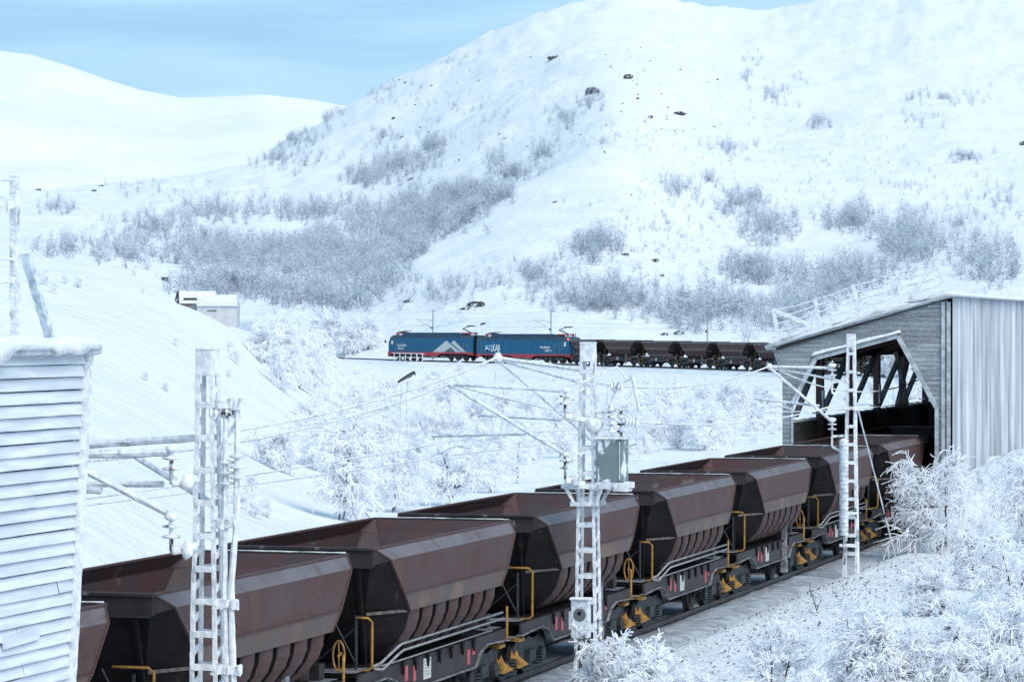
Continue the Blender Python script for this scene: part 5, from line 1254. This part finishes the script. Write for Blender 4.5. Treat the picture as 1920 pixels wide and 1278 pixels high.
# low rimed scrub covering the valley floor
rg = random.Random(77); SCR = [grow_tree(800 + i, 1.5, 4, (0, 0), 1.2, .5, (2.0, 1.8, 0), .022, 3, 2) for i in range(5)]
b = MB()
for (cx, cy, rx, ry, n) in ((820, 800, 300, 70, 170), (1250, 790, 240, 60, 130), (620, 860, 120, 40, 25), (560, 690, 90, 50, 40), (1000, 735, 400, 25, 60), (700, 730, 120, 30, 40)):
    for _ in range(n):
        a, r_ = rg.uniform(0, 6.28), math.sqrt(rg.random()); q = hit(cx + rx * r_ * math.cos(a), cy + ry * r_ * math.sin(a), 90)
        if q is None or abs(su(q.x, q.y)[1]) < 6 or q.y > 640: continue
        if far_dist(np.array([q.x]), np.array([q.y]))[0][0] < 5.5: continue
        T, C = SCR[rg.randrange(5)]; sc_ = rg.uniform(.45, 1.25); rz = rg.uniform(0, 6.28); c_, s__ = math.cos(rz) * sc_, math.sin(rz) * sc_
        for mb in (T, C): b.add([(x * c_ - y * s__ + q.x, x * s__ + y * c_ + q.y, z * sc_ + q.z) for x, y, z in mb.v], mb.f)
o = b.build('frosted_scrub', M['twig'], fix=False); tag(o, 'low white rimed scrub covering the valley floor', 'scrub', kind='stuff')

# hillside birches: grey twiggy crowns
def on_spur(px, py):
    crest = np.interp(px, [745, 850, 1000, 1150, 1200], [505, 432, 340, 268, 240])
    return 760 < px < 1190 and crest + 6 < py < np.interp(px, [760, 900, 1000, 1190], [520, 500, 470, 380])
def hill_tree(seed, h=5.5):
    rg = random.Random(seed); T = MB(); C = MB(); lean = rg.uniform(-.08, .08)
    ns = rg.choice((2, 3, 4)); stems = []
    for k in range(ns):
        a = rg.uniform(0, 6.28); l = .22; tip = Vector((math.cos(a) * l * h + lean * h, math.sin(a) * l * h, h * rg.uniform(.7, .98))); stems.append(tip)
        T.tube([(0, 0, -.5), tip * .5 + Vector((rg.uniform(-.15, .15), 0, 0)), tip], [.055, .04, .015], 3, cap=False)
    for i in range(230):
        st = rg.choice(stems); t = rg.uniform(.05, 1.0); p = st * t
        a = rg.uniform(0, 6.28); ln = (1.1 - .7 * abs(t - .45)) * abs(rg.gauss(0, .62)) * h * .30
        d = Vector((math.cos(a), math.sin(a), rg.uniform(-.3, .8))).normalized(); q = p + d * ln
        e = q + (d + Vector((rg.gauss(0, .6), rg.gauss(0, .6), rg.gauss(-.2, .4)))).normalized() * h * rg.uniform(.05, .13)
        sd = (e - q).cross(Vector((rg.gauss(0, 1), rg.gauss(0, 1), rg.gauss(0, 1)))).normalized() * rg.uniform(.018, .042)
        dk = rg.random() < .52 * (1 - t) ** 1.3; sd = sd * (2.2 if dk else 1.0)
        C.face([q - sd, q + sd, e + sd * .5, e - sd * .5], 1 if dk else 0)
    return T, C
HTm = [hill_tree(700 + i) for i in range(7)]
HT = [(t[0].mesh('trunk', M['trunk_grey'], False, False), t[1].mesh('crown', [M['twig_grey'], M['twig_dark']], False, False)) for t in HTm]
HILL = [ (900, 260, 140, 90, 70, 1.6, 0, ''), (1250, 420, 200, 90, 120, 1.8, 0, ''), (1550, 300, 300, 140, 110, 1.7, 0, ''), (1700, 350, 200, 60, 60, 2.4, 0, ''), (1800, 420, 120, 60, 50, 3, 0, ''),
 (1000, 180, 120, 90, 60, 1.4, 0, ''), (1230, 250, 130, 80, 60, 1.2, 0, ''), (1400, 580, 120, 50, 70, 3.4, 0, ''), (1050, 560, 120, 40, 60, 2.2, 0, ''), (330, 360, 120, 30, 40, 2.6, 0, ''), (820, 560, 80, 30, 30, 2.5, 0, ''), (835, 415, 60, 22, 150, 5.4, 0, ''), (905, 372, 55, 18, 130, 5.2, 0, ''), (765, 462, 40, 30, 110, 5.4, 0, ''), (960, 330, 40, 16, 50, 4.6, 0, ''), (1130, 572, 90, 12, 60, 4.2, 0, ''), (1610, 520, 80, 26, 90, 4.8, 0, ''), (1500, 580, 60, 22, 60, 4.4, 0, ''), # cx, cy, rx, ry, n, h, individuals, label
 (105, 392, 48, 14, 26, 4.6, 4, 'grey birch in the clump left of the far plain, beside the roof railing post'),
 (130, 470, 70, 20, 40, 4.6, 4, 'grey birch in the scattered belt above the crest of the left slope'),
 (225, 345, 50, 22, 14, 4.5, 3, 'lone grey birch on the white rise below the far hill'),
 (290, 430, 80, 30, 90, 5.0, 0, ''),
 (250, 480, 70, 25, 60, 5.0, 0, ''),
 (400, 400, 90, 22, 90, 5.2, 0, ''),
 (420, 480, 110, 40, 310, 5.4, 0, ''),
 (430, 545, 110, 26, 130, 5.4, 20, 'grey birch along the wood edge behind the house'),
 (590, 400, 130, 28, 130, 5.4, 0, ''),
 (600, 480, 130, 50, 520, 5.4, 0, ''),
 (600, 560, 130, 26, 190, 5.4, 24, 'grey birch at the lower edge of the dense wood left of the knoll'),
 (760, 420, 110, 38, 400, 5.4, 0, ''),
 (850, 375, 100, 28, 210, 5.4, 0, ''),
 (700, 505, 60, 35, 110, 5.4, 0, ''),
 (520, 300, 85, 22, 85, 5.4, 0, ''),
 (545, 262, 60, 20, 85, 5.4, 0, ''),
 (615, 225, 28, 22, 26, 5.4, 0, ''),
 (690, 335, 60, 18, 90, 5.8, 0, ''),
 (755, 310, 60, 25, 110, 5.8, 0, ''),
 (815, 280, 25, 24, 42, 6.2, 0, ''),
 (930, 312, 22, 16, 18, 6.5, 0, ''),
 (715, 260, 40, 22, 22, 5.0, 0, ''),
 (720, 170, 60, 26, 34, 4.5, 0, ''),
 (840, 120, 60, 22, 18, 3.5, 0, ''),
 (850, 205, 110, 50, 45, 3.2, 0, ''),
 (1020, 290, 32, 32, 34, 5.0, 0, ''),
 (1060, 225, 30, 26, 26, 4.6, 0, ''),
 (1110, 195, 30, 20, 26, 4.2, 0, ''),
 (1130, 270, 60, 50, 40, 2.0, 0, ''),
 (1300, 330, 240, 130, 70, 1.6, 0, ''),
 (1410, 112, 22, 14, 12, 4.4, 0, ''),
 (1398, 150, 14, 16, 12, 4.4, 0, ''),
 (1455, 185, 36, 20, 26, 4.6, 0, ''),
 (1500, 150, 18, 14, 8, 4.0, 0, ''),
 (1535, 232, 30, 14, 18, 4.6, 0, ''),
 (1375, 278, 45, 18, 32, 4.2, 0, ''),
 (1770, 185, 85, 20, 46, 3.6, 0, ''),
 (1730, 230, 60, 22, 16, 3.4, 0, ''),
 (1815, 300, 40, 14, 26, 3.8, 0, ''),
 (1330, 340, 16, 10, 12, 3.2, 3, 'rounded grey bush high on the open snow face'),
 (1270, 360, 45, 24, 26, 4.0, 6, 'pale grey birch on the open face left of the rounded bush'),
 (1385, 385, 50, 24, 46, 4.6, 10, 'grey birch on the open face above the middle of the shed fence'),
 (1440, 430, 70, 34, 90, 4.8, 14, 'grey birch on the slope left of the dark stand'),
 (1600, 420, 65, 24, 85, 5.4, 16, 'grey birch in the left half of the dark stand above the shed'),
 (1710, 455, 62, 42, 190, 5.6, 26, 'grey birch in the densest dark stand above the shed roof fence'),
 (1850, 490, 70, 55, 90, 5.2, 16, 'pale grey birch at the right edge above the shed roof'),
 (1890, 380, 40, 40, 18, 4.0, 2, 'lone grey birch high at the right edge'),
 (1120, 470, 50, 28, 60, 4.8, 12, 'grey birch on the knoll above the second locomotive'),
 (1000, 520, 90, 42, 55, 3.6, 12, 'grey birch scattered over the knoll above the locomotives'),
 (850, 540, 90, 30, 26, 3.4, 6, 'thin grey birch on the knoll side above the first locomotive'),
 (1420, 515, 75, 22, 90, 4.8, 14, 'grey birch in the belt left of the shed roof fence'),
 (1560, 540, 80, 26, 90, 4.6, 12, 'grey birch seen through the shed roof fence'),
 (1160, 560, 90, 40, 80, 3.8, 16, 'grey birch above the far ore wagons'),
 (1310, 590, 110, 36, 120, 4.2, 22, 'grey birch on the bank right above the far ore wagons'),
 (1460, 610, 50, 22, 30, 4.0, 8, 'grey birch beside the left corner of the shed roof'),
]
nrg = np.random.default_rng(5); rg = random.Random(91); SV, SF, SM = [], [], []; off_ = 0
arrs = []
for (T, C) in HTm:
    v = np.array([tuple(p) for p in T.v] + [tuple(p) for p in C.v]); nT = len(T.v)
    f4 = [f for f in T.f] + [tuple(i + nT for i in f) for f in C.f]; arrs.append((v, np.array(f4), np.array([0] * len(T.f) + [1 + i for i in C.mi])))
for (cx, cy, rx, ry, n, h, ni, lab) in HILL:
    pts = []
    for k_ in range(int(n * 1.6)):
        a, r_ = rg.uniform(0, 6.28), min(abs(rg.gauss(0, .62)), 1.5) if k_ % 3 else rg.random() ** .5; px, py = cx + rx * r_ * math.cos(a), cy + ry * r_ * math.sin(a)
        if ((px - 520) / 62) ** 2 + ((py - 432) / 15) ** 2 < 1: continue
        if on_spur(px, py) and rg.random() < .9: continue
        q = hit(px, py, 380)
        if q is not None and (q.y > 530 or px > 1250) and not (840 < px < 1235 and q.y < 600): pts.append(q)
    pts.sort(key=lambda q: q.y)
    for k, q in enumerate(pts):
        sc_ = h * rg.choice((.3, .45, .6, .75, .85, .95, 1.05, 1.15, 1.3)) / 5.5; rz = rg.uniform(0, 6.28); ti = rg.randrange(7)
        if k < ni: put_tree('hill_birch', HT[ti][0], HT[ti][1], q, rz, sc_, lab, 'birch', lab)
        else:
            v, f, mi = arrs[ti]; c_, s__ = math.cos(rz) * sc_, math.sin(rz) * sc_
            SV.append(np.stack([v[:, 0] * c_ - v[:, 1] * s__ + q.x, v[:, 0] * s__ + v[:, 1] * c_ + q.y, v[:, 2] * sc_ + q.z], -1)); SF.append(f + off_); m_ = mi.copy(); wf = nrg.choice((0, .1, .3, .55)); r0 = nrg.random(len(m_)); m_[(m_ == 1) & (r0 < wf)] = 3; m_[(m_ == 2) & (r0 < wf * .7)] = 1; SM.append(m_); off_ += len(v)
rg = random.Random(17); cnt = 0
for _ in range(32000):
    px, py = rg.uniform(40, 1920), rg.uniform(20, 640)
    if px < 620 and py < 330 - .05 * px: continue
    d_ = float(vnoise(np.array([px / 70.0]), np.array([py / 38.0]), 3)[0]) + .6 * float(vnoise(np.array([px / 22.0]), np.array([py / 14.0]), 8)[0]) + (.25 if 700 < px < 1300 else 0) + (.12 if px > 1300 else 0) - (.2 if py < 60 else 0)
    if d_ < .22 + .5 * rg.random() or (on_spur(px, py) and rg.random() < .75): continue
    q = hit(px, py, 480)
    if q is None or q.y < 560: continue
    v, f, mi = arrs[rg.randrange(7)]; kk = rg.sample(range(len(mi) - 230, len(mi)), 60); sc_ = rg.choice((.12, .16, .2, .26, .34)) ; rz = rg.uniform(0, 6.28); c_, s__ = math.cos(rz) * sc_ * 1.5, math.sin(rz) * sc_ * 1.5
    ff = f[kk]; uq, inv = np.unique(ff, return_inverse=True); vv = v[uq]
    SV.append(np.stack([vv[:, 0] * c_ - vv[:, 1] * s__ + q.x, vv[:, 0] * s__ + vv[:, 1] * c_ + q.y, (vv[:, 2] - .5) * sc_ + q.z], -1)); SF.append(inv.reshape(ff.shape) + off_); SM.append(mi[kk]); off_ += len(vv); cnt += 1
print('scrub', cnt, 'faces', sum(len(f) for f in SF))
me = bpy.data.meshes.new('hill_wood'); V = np.concatenate(SV); Fc = np.concatenate(SF); Mi = np.concatenate(SM)
me.vertices.add(len(V)); me.vertices.foreach_set('co', V.astype(np.float32).ravel()); me.loops.add(Fc.size); me.loops.foreach_set('vertex_index', Fc.astype(np.int32).ravel())
me.polygons.add(len(Fc)); me.polygons.foreach_set('loop_start', np.arange(0, Fc.size, 4, dtype=np.int32)); me.materials.append(M['trunk_grey']); me.materials.append(M['twig_grey']); me.materials.append(M['twig_dark']); me.materials.append(M['twig'])
me.polygons.foreach_set('material_index', Mi.astype(np.int32)); me.update(calc_edges=True)
o = bpy.data.objects.new('hill_wood', me); col.objects.link(o); tag(o, 'grey frosted birch wood covering the hillsides', 'wood', kind='stuff')

# ------------------------------------------------------------------ rocks
ROCKS = [(1038, 110, 22, 6, 'flat dark rock near the upper left ridge of the mountain'), (1108, 176, 26, 14, 'dark rock outcrop with bushes on the mountain shoulder'), (1178, 148, 16, 10, 'rounded dark rock on the upper mountain face'),
 (892, 574, 34, 12, 'jagged black rock just above the first locomotive'), (872, 580, 18, 8, 'small black rock beside the jagged one above the first locomotive'), (765, 566, 14, 7, 'black rock on the knoll left end'),
 (1226, 489, 20, 5, 'flat black rock slab on the knoll, middle of the picture'), (1240, 518, 14, 5, 'small black rock below the flat slab on the knoll'), (1172, 478, 14, 5, 'thin dark rock left of the flat slab on the knoll'),
 (1282, 556, 26, 12, 'dark broken rock under the birches above the far wagons, left one'), (1322, 572, 20, 14, 'dark broken rock under the birches above the far wagons, middle one'), (1356, 588, 24, 14, 'dark broken rock under the birches above the far wagons, right one'),
 (1270, 215, 24, 6, 'dark streaky rock on the middle of the mountain face'), (1218, 221, 10, 6, 'small dark rock left of the streaky rock'), (1208, 228, 8, 5, 'smallest dark rock left of the streaky rock'), (1195, 186, 7, 4, 'tiny dark rock above the streaky rock'),
 (770, 338, 12, 4, 'dark rock under the birches on the mountain foot'), (737, 223, 8, 5, 'dark rock on the left mountain flank'), (1916, 272, 10, 8, 'dark rock at the right edge high on the face'), (1468, 552, 12, 4, 'small black rock left of the shed fence'),
 (72, 357, 10, 4, 'dark stone at the far left of the white plain'), (176, 358, 10, 3, 'dark stone on the white plain, left of a pair'), (190, 349, 9, 3, 'dark stone on the white plain, right of a pair'), (1040, 380, 7, 3, 'tiny dark stone on the knoll crest'), (1345, 150, 5, 3, 'tiny dark stone high on the white face'),
 (905, 608, 9, 4, 'tiny black stone on the snow bump behind the first locomotive'), (1245, 628, 14, 6, 'dark stone behind the far wagons, left of a pair'), (1272, 626, 20, 7, 'dark stone behind the far wagons, right of a pair')]
rg = random.Random(29)
for _ in range(34):
    px, py = rg.gauss(1215, 55), rg.gauss(215, 75)
    if py > 40: ROCKS.append((px, py, rg.uniform(2.5, 5.5), rg.uniform(1.4, 2.8), 'small dark stone strewn on the shoulder in the middle of the mountain'))
for _ in range(22): ROCKS.append((rg.uniform(720, 1000), rg.uniform(90, 330), rg.uniform(3, 6), rg.uniform(1.5, 3), 'small dark stone on the left flank of the mountain'))
for k, (px, py, w, h, lab) in enumerate(ROCKS):
    q = hit(px, py, 380)
    if q is None: continue
    k_ = q.y / F; rg = random.Random(k); bm = bmesh.new(); bmesh.ops.create_icosphere(bm, subdivisions=3, radius=1)
    a = np.array([tuple(v.co) for v in bm.verts]); nz = fbm(a[:, 0] * 1.6 + k * 7, a[:, 1] * 1.6 + a[:, 2] * 2.1, 3, k); a *= (1 + .45 * nz)[:, None]
    b = MB(); b.add([(x * w * k_ * .5, y * w * k_ * .45, z * h * k_ * .62 + x * h * k_ * .22) for x, y, z in a], [tuple(v.index for v in f.verts) for f in bm.faces]); bm.free()
    o = b.build('rock', M['rock']); o.location = q + Vector((0, 0, h * k_ * .12)); o.rotation_euler = (0, 0, rg.uniform(-.3, .3)); tag(o, lab, 'rock', lab + 's' if lab.startswith('small dark stone ') and 'the' in lab and k > 27 else 'bare rocks on the hillsides')

# ------------------------------------------------------------------ light
SUN_EL, SUN_AZ = 42.0, 148.0      # azimuth measured clockwise from +Y (view direction)
w = bpy.data.worlds.new("World"); S.world = w; w.use_nodes = True; nt = w.node_tree
bg = nt.nodes["Background"]; sky = N(nt, "ShaderNodeTexSky"); sky.sky_type = 'NISHITA'; sky.sun_disc = False
sky.sun_elevation = R(SUN_EL); sky.sun_rotation = R(SUN_AZ); sky.air_density = 1.0; sky.dust_density = 0.3; sky.ozone_density = 2.0; sky.altitude = 400
# thin streaky cloud veil
tc = N(nt, "ShaderNodeTexCoord"); mp = N(nt, "ShaderNodeMapping"); mp.inputs["Scale"].default_value = (5, 5, 55); nt.links.new(tc.outputs["Generated"], mp.inputs[0])
no = N(nt, "ShaderNodeTexNoise"); no.inputs["Scale"].default_value = 1.3; no.inputs["Detail"].default_value = 6; no.inputs["Roughness"].default_value = .55; nt.links.new(mp.outputs[0], no.inputs["Vector"])
mr = N(nt, "ShaderNodeMapRange"); nt.links.new(no.outputs["Fac"], mr.inputs[0]); mr.inputs[1].default_value = .38; mr.inputs[2].default_value = .70; mr.inputs[4].default_value = .75
mx = N(nt, "ShaderNodeMix", data_type='RGBA'); nt.links.new(mr.outputs[0], mx.inputs[0]); b0 = N(nt, "ShaderNodeMix", data_type='RGBA'); b0.inputs[0].default_value = .6; nt.links.new(sky.outputs[0], b0.inputs[6]); b0.inputs[7].default_value = (3.0, 6.25, 9.7, 1)
nt.links.new(b0.outputs[2], mx.inputs[6]); mx.inputs[7].default_value = (5.9, 8.6, 10.4, 1)
nt.links.new(mx.outputs[2], bg.inputs["Color"]); bg.inputs["Strength"].default_value = 0.075
sl = bpy.data.lights.new("sun", 'SUN'); sl.energy = 2.1; sl.angle = R(50); sl.color = (1, .945, .885)
so = bpy.data.objects.new("sun", sl); col.objects.link(so)
az = R(SUN_AZ); dv = Vector((math.sin(az) * math.cos(R(SUN_EL)), math.cos(az) * math.cos(R(SUN_EL)), math.sin(R(SUN_EL))))
so.rotation_euler = dv.to_track_quat('Z', 'Y').to_euler()
S.view_settings.view_transform = 'Standard'; S.view_settings.look = 'None'; S.view_settings.gamma = 1; S.view_settings.exposure = 0.48
S.cycles.use_denoising = True; S.cycles.max_bounces = 36; S.cycles.diffuse_bounces = 32
